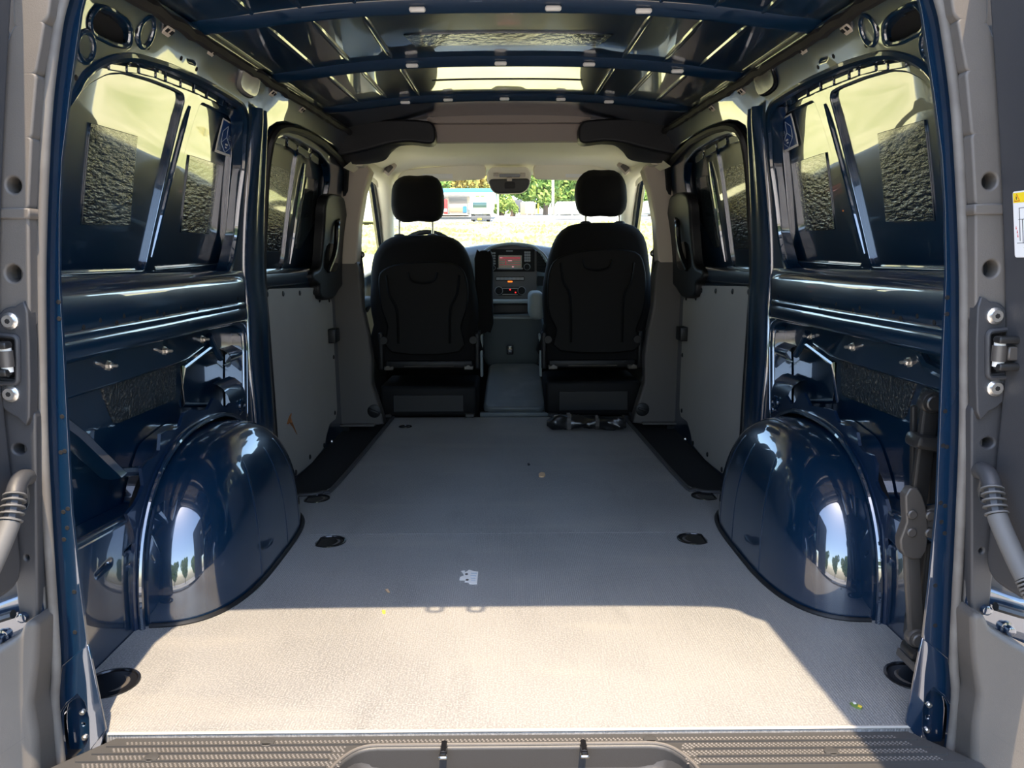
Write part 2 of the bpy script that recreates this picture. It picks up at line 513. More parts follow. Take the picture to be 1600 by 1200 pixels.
def build_wall(sd):
    nm = SIDE[sd]
    mb = MB()
    sheet(mb, [(-.01, -.06), (1.52, -.06), (1.52, 1.36), (-.01, 1.30)], SM(sd, skin), [rpoly(REAR_BLANK, .02), rpoly(FRONT_BLANK, .02)], grid=.06, T=.012, r=.004)
    root = struct(mb.build('wall_'+nm, 'paint'), 'bare dark blue painted steel body side, %s of the load bay' % nm, 'wall')
    grow = lambda P: [(c[0]+(p[0]-c[0])*1.03, c[1]+(p[1]-c[1])*1.03) for c in [np.mean(P, 0)] for p in P]
    for P in (REAR_BLANK, FRONT_BLANK):
        flat_panel('window_blank', 'paint', root, sd, skin, rpoly(grow(P), .03), .012)
    for P in (PADR, PADF):
        flat_panel('damping_pad', 'foil', root, sd, skin, P, .008, T=.004, r=.002, grid=.03, label='crinkled black damping pad')
    # bead on the post between the blanks
    a, b_ = WL(296, 166, skin), WL(236, 402, skin)
    P = [(sd*(skin(y, z)-.001), y, z) for y, z in [(a[0]+(b_[0]-a[0])*t, a[1]+(b_[1]-a[1])*t) for t in np.linspace(0, 1, 9)]]
    MB().tube(P, [.003]+[.006]*7+[.003], 8).build('post_bead', 'paint', root)
    # inner frame
    top = [(y, seamz(y)) for y in np.linspace(2.30, .03, 12)]
    outer = [(.03, -.02), (CEDGE[0][0], -.02)] + CEDGE + top
    holes = [rpoly(WINDOW, .02), rpoly(LOWER, .03), [(c[0]+(p[0]-c[0])*1.22, c[1]+(p[1]-c[1])*1.22) for c in [np.mean(BIG, 0)] for p in BIG],
             rpoly(WP([(291, 90), (304, 93), (307, 100), (305, 105), (294, 101), (291, 96)], inn), .004),
             rpoly(WP([(146, 895), (172, 868), (178, 872), (177, 885), (152, 908), (147, 905)], inn), .01),
             rpoly(WP([(192, 860), (216, 836), (222, 838), (222, 850), (198, 872), (193, 872)], inn), .01),
             rpoly(WP([(194, 884), (206, 874), (207, 885), (196, 896)], inn), .004)]
    mb = MB()
    sheet(mb, outer, lambda u, v, d: (sd*(inn(u, v)+d*(skin(u, v)-inn(u, v))/.055), u, v), holes, grid=.05, T=.052, r=.012, seg=4)
    mb.build('inner_frame', 'paint', root)
    for q in [(283, 91), (307, 108), (350, 118), (232, 74), (214, 48), (327, 114), (346, 113), (118, 122)]:
        c = WL(*q, inn); MB().lathe([(.006, -.001), (.005, .0012)], (sd*inn(*c), *c), (-sd, 0, -.4), 8).build('rail_hole', 'black_void', root)  # flat black discs paint the dark of the small holes
    # black sheets paint the shade inside the large upper hole and lower slots
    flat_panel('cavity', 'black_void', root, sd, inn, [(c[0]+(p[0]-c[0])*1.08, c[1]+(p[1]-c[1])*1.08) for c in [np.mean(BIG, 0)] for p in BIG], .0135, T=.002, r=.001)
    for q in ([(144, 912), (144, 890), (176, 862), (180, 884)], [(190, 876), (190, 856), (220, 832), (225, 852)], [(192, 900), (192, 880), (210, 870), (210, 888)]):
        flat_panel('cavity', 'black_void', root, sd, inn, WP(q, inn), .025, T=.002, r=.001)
    # rolled lip around the window opening
    def ring(poly, off, r, n=8, name='opening_lip', material='paint'):
        P = [(sd*(inn(y, z)+off), y, z) for y, z in dens(poly, .03)]
        return MB().tube(P, r, n, closed=True).build(name, material, root)
    ring(rpoly(WINDOW, .04), .004, .010)
    ring(rpoly(LOWER, .04), .004, .006)
    ring(BIG, .0, .005)
    for c, rx, ry in (((228, 50), 12, 27), ((133, 73), 14, 24)):     # embossed ovals on the upper rail
        y, z = WL(*c, inn); y2, z2 = WL(c[0]+rx, c[1], inn); y3, z3 = WL(c[0], c[1]+ry, inn)
        ring(ell((y, z), abs(y2-y), abs(z3-z), 20), .001, .006, name='embossed_oval')
    # slotted tabs on the ledges above and below the blanks
    mp = [(172, 100, 196, 104), (200, 104, 214, 106), (219, 106, 241, 112), (245, 113, 256, 117), (261, 119, 280, 126), (284, 128, 300, 134), (305, 136, 320, 143), (325, 145, 338, 151), (343, 153, 356, 160)]
    for x0, y0, x1, y1 in mp:
        P = WP([(x0, y0), (x1, y1), (x1, y1+8), (x0, y0+8)], skin, -.012)
        flat_panel('flange_tab', 'paint', root, sd, skin, P, -.012, T=.004, r=.002)
    for k in range(8):
        x0 = 104+k*30; y0 = 446-k*2.2
        P = WP([(x0, y0), (x0+24, y0-2), (x0+24, y0-7), (x0, y0-5)], skin, -.022)
        flat_panel('flange_tab', 'paint', root, sd, skin, P, -.022, T=.004, r=.002)
    # belt rail with its swage line
    prof = [(.0, .782), (-.010, .777), (-.022, .766), (-.033, .754), (-.036, .745), (-.036, .700), (-.035, .690), (-.0315, .686), (-.035, .681), (-.035, .672), (-.0315, .668), (-.034, .663), (-.033, .640), (-.024, .628), (0, .622)]
    rings = []
    yend = WL(382, 470, inn)[0]
    for y in np.linspace(.035, yend, 22):
        e = min(1, (yend-y)/.12+.15)
        rings.append([(sd*(inn(y, z)+d*e-.001), y, z-.004*(1-e)) for d, z in prof])
    MB().loft(rings, closed=False).build('belt_rail', 'paint', root, smooth=60)
    for k in range(12):
        px = 130+k*21+(k % 3)*5; c = WL(px, 511-k*3.4-(k % 2)*7, inn, -.036)
        MB().lathe([(.005, -.001), (.005, .001)], (sd*(inn(*c)-.0365), *c), (1, 0, 0), 8).build('rail_hole', 'black_void', root)  # black discs again, painting the dark inside the belt rail holes
    # C pillar bulge
    rings = []
    for (px, py, wd) in [(400, 172, 9), (401, 200, 10), (398, 260, 12), (394, 350, 14), (394, 430, 15), (399, 480, 15), (402, 560, 15), (408, 640, 14), (412, 720, 13)]:
        y, z = WL(px, py, inn); y0 = WL(px-wd, py, inn)[0]; y1 = WL(px+wd, py, inn)[0]
        sec = [(y0, .004), (y0+.02*(y1-y0), -.008), (y0+.12*(y1-y0), -.020), (y0+.28*(y1-y0), -.026), (y0+.5*(y1-y0), -.020), (y0+.66*(y1-y0), -.027), (y0+.85*(y1-y0), -.020), (y0+.97*(y1-y0), -.006), (y1, .006)]
        sec = smooth_path([(a_, b__, 0) for a_, b__ in sec], 3)
        rings.append([(sd*(inn(q[0], z)+q[1]), q[0], z) for q in sec])
    R2 = []
    for k in range(len(rings[0])):
        R2.append(smooth_path([r_[k] for r_ in rings], 4))
    MB().loft([[R2[k][i] for k in range(len(R2))] for i in range(len(R2[0]))], closed=False).build('middle_pillar', 'paint', root, smooth=70)
    # lower bay: bolt strip, nuts, speckled damper, braces
    yA, yB = WL(108, 580, skin)[0], WL(350, 520, skin)[0]
    mb = MB(); sheet(mb, [(yA-.15, .545), (yB, .545), (yB, .625), (yA-.15, .625)], SM(sd, skin, -.025), grid=.06, T=.02, r=.008)
    mb.build('bolt_rail', 'paint', root)
    for px, py in ((168, 571), (256, 548), (315, 530)) if sd < 0 else ((168, 573), (256, 548), (322, 530)):
        y, z = WL(px, py, skin, -.025); c = (sd*(skin(y, z)-.025), y, z)
        b1 = MB().lathe([(.012, 0), (.012, .003), (.008, .004), (.008, .010), (.006, .012)], c, (-sd, -.15, 0), 6).build('nut', 'bolt', root)
        MB().lathe([(.004, .008), (.004, .022), (.003, .024)], c, (-sd, -.15, 0), 8).build('stud', 'bolt', b1)
    flat_panel('damping_pad', 'damper', root, sd, skin, LOWPAD, -.005, T=.005, r=.003, grid=.03, label='speckled dark damping pad')
    if sd > 0:
        yb, zb = WL(104, 636, skin)
        flat_panel('damping_pad', 'damper', root, sd, skin, rpoly(WP([(64, 655), (150, 612), (165, 655), (70, 720)], skin, -.006), .02), -.005, T=.005, r=.003, grid=.03, label='speckled dark damping pad')
    def wtube(pxs, off, r, name, flat=None, material='paint'):
        P = []
        for q in pxs:
            y, z = WL(*q, skin, off); P.append((sd*(skin(y, z)+off), y, z))
        return MB().tube(P, r, 8, flat=flat).build(name, material, root)
    wtube([(332, 540), (286, 575), (284, 632), (338, 632)], -.03, .008, 'brace_bar')
    wtube([(326, 524), (336, 545), (345, 560)], -.035, .010, 'brace_bar')
    wtube([(338, 628), (344, 650), (348, 672)], -.035, .009, 'brace_bar')
    if sd < 0:
        wtube([(70, 648), (108, 676), (176, 740)], -.05, .030, 'diagonal_brace', flat=.5)
        wtube([(176, 738), (205, 737), (240, 733)], -.05, .024, 'diagonal_brace', flat=.5, material='paint_rough')
    else:
        wtube([(98, 600), (138, 580), (150, 560)], -.03, .012, 'brace_bar')
    # cylindrical bracket in the corner of the bay
    y0, z0 = WL(350, 612, skin, -.03); L = .16
    rings = [[(sd*(skin(y0, z0)-.015-.055*math.sin(t)), y, z0-.04-.075*math.cos(t)) for t in np.linspace(0, PI, 10)] for y in (y0-.06, y0+.02, y0+L*.6, y0+L)]
    MB().loft(rings, closed=False).build('corner_bracket', 'paint', root, smooth=70)
    MB().tube([(sd*(skin(y0, z0)-.073), y0+.03+.024*math.cos(t), z0-.05+.018*math.sin(t)) for t in np.linspace(0, 2*PI, 16)[:-1]], .005, 6, closed=True).build('bracket_hole_rim', 'paint', root)
    y0, z0 = WL(356, 558, skin, -.03)
    rings = [[(sd*(skin(y0, z0)-.02-.04*math.sin(t)), y, z0+.035-.06*t/PI) for t in np.linspace(0, PI, 8)] for y in (y0-.05, y0+.05, y0+.09)]
    MB().loft(rings, closed=False).build('corner_bracket', 'paint', root, smooth=70)
    # roof seam sealer
    rr = random.Random(4)
    P = [(sd*(.690-.006+rr.uniform(-.004, .004)), y, seamz(y)-.006+rr.uniform(-.003, .003)) for y in np.linspace(.1, 2.28, 60)]
    MB().tube(P, .013, 6).build('seam_sealer', 'seam', root)
    # clips on the rail
    for px, py in ((259, 49), (328, 81), (424, 146), (470, 172), (512, 186)):
        y, z = WL(px, py, inn); rot = Matrix.Rotation(sd*-.9, 3, 'Y')
        c = MB().rbox((sd*(inn(y, z)-.004), y, z), (.005, .034, .022), .002, 1, rot).build('rail_clip', 'beige_plastic', root)
        for dy in (-.010, .010): MB().box((sd*(inn(y, z)-.0075), y+dy, z), (.004, .010, .009), rot).build('clip_slot', 'black_void', c)
    # dome lamp on the left, black cover on the right
    P = smooth_loop(WP([(372, 118), (378, 108), (396, 113), (400, 124), (397, 144), (390, 150), (376, 142), (370, 132)], inn), 3)
    o = flat_panel('dome_lamp' if sd < 0 else 'lamp_cover', 'lamp_lens' if sd < 0 else 'black_gloss', root, sd, inn, P, -.012, T=.014, r=.006, grid=.03, label='clear dome lamp' if sd < 0 else 'black blanking cover')
    return root
wall = {sd: build_wall(sd) for sd in (-1, 1)}

CX2 = .020      # the rear door frame sits 13 mm left of the camera's measuring axis
def XF(sd, x): return x if sd < 0 else -x-CX2
# ---- D pillars, seen from behind, with latch pocket
PIN = [(150, -60), (130, 20), (112, 150), (100, 250), (96, 330), (96, 440), (103, 560), (115, 800), (128, 915), (139, 1005), (148, 1055), (158, 1105), (166, 1140), (150, 1200), (150, 1260)]
POUT = [(95, 1260), (84, 1200), (72, 1120), (78, 1050), (74, 980), (66, 860), (58, 700), (54, 560), (52, 400), (62, 190), (86, 0), (100, -60)]
POCKET = smooth_loop([(97, 1118), (108, 1098), (124, 1090), (135, 1104), (139, 1130), (138, 1155), (128, 1172), (106, 1188), (99, 1160)], 3)
for sd in (-1, 1):
    root = wall[sd]
    mp = lambda u, v, d, sd=sd: (XF(sd, u), .0+d, v)
    dots = [BY([q], 0)[0] for q in [(91, 472), (92, 498), (97, 651), (101, 705), (95, 707), (99, 800), (106, 795), (105, 825), (100, 843), (116, 925), (117, 988)]]
    IN_ = [(x-.0005, z) for x, z in BY(PIN, .006)]
    mb = MB(); sheet(mb, IN_+BY(POUT, 0), mp, [BY(POCKET, 0)], grid=.045, T=.006, r=.0005, seg=1)
    p = mb.build('rear_pillar', 'paint', root)
    for x, z in dots: MB().lathe([(.0045, -.001), (.0035, .0008)], (XF(sd, x), 0, z), (0, -1, 0), 8).build('pillar_hole', 'black_void', p)  # black discs stand for the shade inside the pillar holes
    mb = MB(); sheet(mb, BY(POCKET, 0), lambda u, v, d, sd=sd: (XF(sd, u), .018+d, v), [ell(BY([(122, 1142)], 0)[0], .0055, .0065, 10)], grid=.03, T=.004, r=.004)
    k = mb.build('latch_pocket', 'paint', p)
    for q in ((120, 1122), (124, 1162)):
        x, z = BY([q], 0)[0]; MB().lathe([(.005, 0), (.005, .003), (.003, .005)], (XF(sd, x), .018, z), (0, -1, 0), 8).build('rivet', 'bolt', p)
    for q in ((111, 1046), (137, 1060), (120, 1078), (148, 1093), (158, 1125), (154, 1148)):
        x, z = BY([q], 0)[0]; MB().lathe([(.004, 0), (.003, .002)], (XF(sd, x), 0, z), (0, -1, 0), 8).build('rivet', 'paint', p)
    # lapped lower sleeve of the pillar
    mb = MB(); sheet(mb, BY([(100, 1040), (138, 1008), (148, 1055), (158, 1105), (165, 1138), (142, 1170), (141, 1120), (135, 1095), (122, 1082), (104, 1096), (95, 1112), (90, 1100)], -.001), lambda u, v, d, sd=sd: (XF(sd, u), -.004+d, v), grid=.04, T=.004, r=.002)
    mb.build('pillar_sleeve', 'paint', p)
    # return flange from the pillar edge to the wall
    ed = IN_[1:-1]
    mbr = [[(XF(sd, x), .006, z), (sd*max(inn(.13, z)-.01, abs(x)), .13, z), (sd*(skin(.14, z)), .16, z)] for x, z in ed]
    MB().loft(mbr, closed=False).build('pillar_return', 'paint', p)

# ---- roof
mb = MB(); gx = np.linspace(-.73, .73, 45); gy = np.linspace(-.02, 2.34, 60)
V = [(x, y, roofz(x, y)+.016) for y in gy for x in gx]; nx = len(gx)
mb.add(V, [(j*nx+i, j*nx+i+1, (j+1)*nx+i+1, (j+1)*nx+i) for j in range(len(gy)-1) for i in range(nx-1)])
mb.add([(x, y, z+.02) for x, y, z in V], [(j*nx+i, (j+1)*nx+i, (j+1)*nx+i+1, j*nx+i+1) for j in range(len(gy)-1) for i in range(nx-1)])
roof = struct(mb.build('ceiling', 'paint', smooth=60), 'dark blue painted bare steel roof skin with pressed beads', 'ceiling')
BOWS = [(.60, .062), (1.17, .062), (1.79, .062)]
for y, wd in BOWS:
    prof = [(-wd*.62, .009), (-wd*.55, .005), (-wd*.10, -.013), (wd*.02, -.014), (wd*.10, -.011), (wd*.16, -.002), (wd*.3, .004), (wd*.5, .009)]
    rings = []
    for x in np.linspace(-.685, .685, 40):
        e = min(1, (.695-abs(x))/.10)
        rings.append([(x, y+a*(1+.5*(1-e)), roofz(x, y)+b_*(.5+.5*e)+.008) for a, b_ in prof])
    o = MB().loft(rings, closed=False).build('roof_bow', 'paint', roof, smooth=30)
    xs = {.60: (-.2, .1, .3), 1.17: (-.28, -.02, .24, .50), 1.79: (-.38, -.22, -.01, .20, .38)}[y]
    for x in xs:
        MB().rbox((x, y-wd*.30, roofz(x, y)-.002), (.036, .014, .010), .003, 1).build('bow_clip', 'nylon', o)
def bead(x0, y0, x1, y1, r=.009):
    P = [(x0+(x1-x0)*t, y0+(y1-y0)*t, roofz(x0+(x1-x0)*t, y0+(y1-y0)*t)+.016) for t in np.linspace(0, 1, 9)]
    MB().tube(P, [r*.3]+[r]*7+[r*.3], 8, flat=.7).build('roof_bead', 'paint', roof)
for s in (-1, 1):
    for x in (.335, .455, .56):
        bead(s*x, .66, s*x, 1.12); bead(s*(x-.01), 1.22, s*(x-.01), 1.74); bead(s*x, .1, s*x, .58)
def roof_patch(pts, name, material, T=.003):
    mb = MB(); sheet(mb, pts, lambda u, v, d: (u, v, roofz(u, v)+.0155-T+d), grid=.05, T=T, r=.002)
    return mb.build(name, material, roof)
roof_patch([(-.265, .86), (.27, .86), (.245, .985), (-.25, .985)], 'damping_pad', 'foil')['label'] = 'long crinkled damping pad on the roof skin'
roof_patch([(-.25, 1.475), (.25, 1.475), (.25, 1.482), (-.25, 1.482)], 'damping_strip', 'black_plastic', .002)
# rear header over the door opening with two strikers
mb = MB()
for (x0, x1) in ((-.74, .74),):
    prof = [(-.03, 1.255), (-.03, 1.36), (.10, 1.36), (.12, 1.30), (.07, 1.262), (.0, 1.25)]
    rings = [[(x, a, b_+.035*(1-(abs(x)/.74)**2.5)-.04*max(0, (abs(x)-.5)/.24)**2) for a, b_ in prof] for x in np.linspace(x0, x1, 31)]
    mb.loft(rings, closed=True, caps=True)
hd = struct(mb.build('trim_1', 'paint'), 'blue roof header above the rear door opening', 'header')
for x in (-.088, .008):
    P = smooth_path([(x-.016, -.028, 1.27), (x-.016, -.050, 1.27), (x, -.056, 1.27), (x+.016, -.050, 1.27), (x+.016, -.028, 1.27)], 4)
    MB().tube(P, .004, 8).build('striker', 'steel', hd)

# ---- rubber seal round the rear opening
GR = [(91, 1260), (91, 1200), (80, 1100), (82, 1040), (77, 950), (71, 860), (62, 700), (59, 560), (58, 400), (66, 190), (80, 60), (92, 0), (116, -60), (180, -100), (400, -122), (800, -126)]
L = [at(a, b_, y=-.025) for a, b_ in GR]
L = [(p[0], p[1], p[2]) for p in L]; L[-1] = (-CX2/2, -.025, L[-1][2])
full = smooth_path(L + [(-x-CX2, y, z) for x, y, z in reversed(L[:-1])], 5)
mb = MB()
def offs(P, o):
    out = []
    for i in range(len(P)):
        a, c = np.array(P[max(0, i-1)]), np.array(P[min(len(P)-1, i+1)]); d = c-a; nn = np.array([-d[2], 0, d[0]]); nn /= np.linalg.norm(nn)
        out.append(tuple(np.array(P[i])+nn*o))
    return out
mb.tube(offs([(x, y-.006, z) for x, y, z in full], .0098), .0090, 10); mb.tube(offs([(x, y-.004, z) for x, y, z in full], -.0085), .0075, 10)
mb.tube(offs([(x, y+.010, z) for x, y, z in full], .006), .010, 8)
struct(mb.build('trim_2', 'rubber'), 'grey rubber door seal running round the rear opening', 'seal')

# ---- rear sill with tread bumps
ZS = -.006
mb = MB(); sheet(mb, [(-.685, -.004), (.685, -.004), (.76, -.09), (.76, -.22), (-.76, -.22), (-.76, -.09)],
                 lambda u, v, d: (u, v, ZS-d), [rpoly([(-.262, -.030), (.262, -.030), (.30, -.09), (.30, -.17), (-.30, -.17), (-.30, -.09)], .05)], grid=.06, T=.05, r=.006)
sill = struct(mb.build('trim_3', 'sill_plastic'), 'dark plastic rear sill plate with dotted tread bands', 'sill plate')
for y0, hw in ((-.0185, .690), (-.0385, .704), (-.0585, .720), (-.0785, .737)):
    if y0 > -.02: MB().box((0, y0-.0085, ZS+.0015), (2*hw, .003, .003)).build('tread_ridge', 'sill_plastic', sill)
    else:
        for s in (-1, 1): MB().box((s*(.305+hw)/2, y0-.0085, ZS+.0015), (hw-.305, .003, .003)).build('tread_ridge', 'sill_plastic', sill)
V = []; Fc = []
for k, (y0, hw) in enumerate(((-.010, .665), (-.029, .68), (-.049, .695), (-.069, .71))):
    if k == 0: continue
for k, (ya, yb, hw) in enumerate(((-.0135, -.0255, .66), (-.0305, -.0455, .675), (-.0505, -.0655, .69), (-.0705, -.0855, .705))):
    nrow = 3 if k == 0 else 4
    for r_ in range(nrow):
        y = ya+(yb-ya)*(r_+.5)/nrow
        for i in range(int(2*hw/.0075)):
            x = -hw+i*.0075+(.0025*r_)
            if abs(x) < .285 and y < -.028: continue
            q = len(V); h = .0018; a = .0021
            V += [(x-a, y-a*.7, ZS), (x+a, y-a*.7, ZS), (x+a, y+a*.7, ZS), (x-a, y+a*.7, ZS), (x, y, ZS+h)]
            Fc += [(q, q+1, q+4), (q+1, q+2, q+4), (q+2, q+3, q+4), (q+3, q, q+4)]
mb = MB(); mb.add(V, Fc); mb.build('tread_bumps', 'grey_plastic', sill, smooth=0, kind='stuff')
for x, y in ((-.42, -.020), (.235, -.020), (.53, -.058), (-.60, -.058)):
    MB().lathe([(.012, 0), (.012, .002), (.010, .003)], (x, y, ZS), (0, 0, 1), 12).build('screw_cap', 'sill_plastic', sill)
# striker pocket in the sill
rings = []
for t, sc, dz in ((0, 1, 0), (.3, .985, -.012), (.7, .95, -.035), (1, .88, -.045)):
    P = rpoly([(-.262, -.030), (.262, -.030), (.30, -.09), (.30, -.17), (-.30, -.17), (-.30, -.09)], .05, 5)
    rings.append([(x*sc, -.10+(y+.10)*sc, ZS+dz) for x, y in P])
rings.append([(0, -.10, ZS-.045)]*len(rings[0]))
pk = MB().loft(rings).build('striker_pocket', 'sill_plastic', sill)
MB().tube([(x, y, ZS+.001) for x, y in dens(P, .02)], .003, 8, closed=True).build('pocket_lip', 'grey_plastic', pk)
for x in (-.117, .119):
    p = MB().tube([(x, -.026, ZS+.001), (x, -.052, ZS-.001)], .006, 8).build('pocket_pin', 'black_gloss', sill)
    MB().rbox((x, -.058, ZS-.002), (.016, .012, .006), .002, 1).build('pin_plate', 'steel', p)
MB().tube([(-.70, -.001, .0015), (.70, -.001, .0015)], .003, 6).build('edge_strip', 'grey_board', sill)

# ---- wheel arches
def sp(v, e): return math.copysign(abs(v)**e, v)
ARC_Y, ARC_L, ARC_H, ARC_W = .815, .415, .372, .215
def arch_pt(u, v, sd):
    # u along (0 rear .. pi front), v up
    cu, su, cv, sv = math.cos(u), math.sin(u), math.cos(v), math.sin(v)
    hx = ARC_W*sp(cv, .55)*sp(su, .60); ly = ARC_L*sp(cv, .80)*sp(cu, .62)
    return (sd*(.85-hx), ARC_Y-ly, ARC_H*sp(sv, .82)-.002)
for sd in (-1, 1):
    root = empty('wheel_arch', (sd*.75, ARC_Y, 0))
    tag(root, 'glossy blue steel wheel arch bulging from the %s of the load floor' % SIDE[sd], 'wheel arch', 'wheel arches')
    us = np.linspace(0, PI, 41); vs_ = np.linspace(0, PI/2, 25)
    MB().loft([[arch_pt(u, v, sd) for u in us] for v in vs_], closed=False).build('shell', 'paint', root, smooth=80)
    for u in (1.35, 1.62, 1.92):
        MB().tube([(p[0]+sd*.007, p[1], p[2]) for p in (arch_pt(u, v, sd) for v in np.linspace(.02, .95, 12))], [.009]*10+[.007, .003], 10).build('pressed_rib', 'paint', root)
    # flange against the wall, with a ragged outer edge
    A = [arch_pt(u, v, 1) for u, v in []]
    prof = []
    for t in np.linspace(0, PI, 45):
        yy = -(ARC_L+.012)*sp(math.cos(t), .80); zz = (ARC_H+.012)*sp(math.sin(t), .82)
        prof.append((ARC_Y+yy, zz))
    rr = random.Random(3+sd)
    rings = []
    for i, (y, z) in enumerate(prof):
        k = 1+(.05+.10*rr.uniform(.5, 1)*(1, .75, .25, .1)[i % 4]) if 6 < i < 34 else 1.02
        yo, zo = ARC_Y+(y-ARC_Y)*k, z*k
        rings.append([(sd*.828, y, z), (sd*.832, ARC_Y+(y-ARC_Y)*1.015, z*1.015), (sd*.834, yo, zo), (sd*.842, yo, zo), (sd*.85, y, z)])
    MB().loft(rings, closed=True).build('weld_flange', 'paint_rough', root, smooth=25)
    MB().tube([(sd*.822, y, z) for y, z in prof], .007, 8).build('flange_bead', 'paint', root)
    P = [(sd*(.85-.005-(ARC_W)*sp(math.sin(u), .60)), ARC_Y-(ARC_L+.004)*sp(math.cos(u), .62), .003) for u in np.linspace(.05, PI-.05, 40)]
    MB().tube(P, .006, 6).build('base_gasket', 'black_plastic', root)
    # outer half of the wheel house behind the flange
    rings = [[(sd*(.845+dx), ARC_Y+(y-ARC_Y)*k, z*k) for y, z in prof] for dx, k in ((0, 1.0), (.03, .97), (.055, .80))]
    MB().loft(rings, closed=False).build('outer_wheelhouse', 'seam', root)

# ---- step wells beside the sliding doors
for sd in (-1, 1):
    mb = MB()
    mb.box((sd*.76, 2.06, -.20), (.32, 1.40, .02))
    mb.add([(sd*.63, 1.38, -.2), (sd*.60, 2.76, -.2), (sd*.60, 2.76, 0), (sd*.63, 1.38, 0)], [(0, 1, 2, 3)])
    mb.add([(sd*.60, 1.384, -.2), (sd*.90, 1.384, -.2), (sd*.90, 1.384, -.005), (sd*.60, 1.384, -.005)], [(0, 1, 2, 3)])
    mb.add([(sd*.60, 2.755, -.2), (sd*.92, 2.755, -.2), (sd*.92, 2.755, .02), (sd*.60, 2.755, .02)], [(0, 1, 2, 3)])
    o = struct(mb.build('trim_%d' % (4 if sd < 0 else 5), 'black_plastic'), 'black plastic step well inside the %s sliding door' % SIDE[sd], 'step')
    for k in range(7):
        MB().rbox((sd*(.68+k*.022), 2.02, -.187), (.010, 1.15, .006), .002, 1).build('tread_rib', 'black_plastic', o)

# ---- sliding doors
SD_REAR = WP([(404, 424), (412, 300), (420, 230), (428, 214), (442, 214), (463, 232), (467, 240), (462, 270), (446, 404), (441, 424)], skin, .0)
SD_FRONT = WP([(484, 236), (505, 246), (513, 256), (512, 270), (497, 410), (490, 424), (462, 424), (459, 412), (476, 250)], skin, .0)
OPEN = WP([(408, 446), (410, 350), (414, 260), (420, 220), (430, 204), (446, 200), (470, 206), (500, 222), (526, 246), (540, 262), (538, 300), (528, 360), (526, 446)], inn)
BOARD = WP([(414, 456), (418, 452), (496, 450), (500, 454), (501, 464), (514, 467), (517, 472), (521, 560), (525, 640), (523, 654), (513, 662), (508, 680), (505, 698), (486, 722), (462, 742), (430, 752), (426, 690), (419, 560)], inn)
BFAST = [(417, 460), (442, 459), (468, 458), (490, 457), (499, 469), (514, 469), (416, 502), (419, 580), (521, 558), (523, 645), (506, 696), (484, 714), (462, 738), (426, 683)]
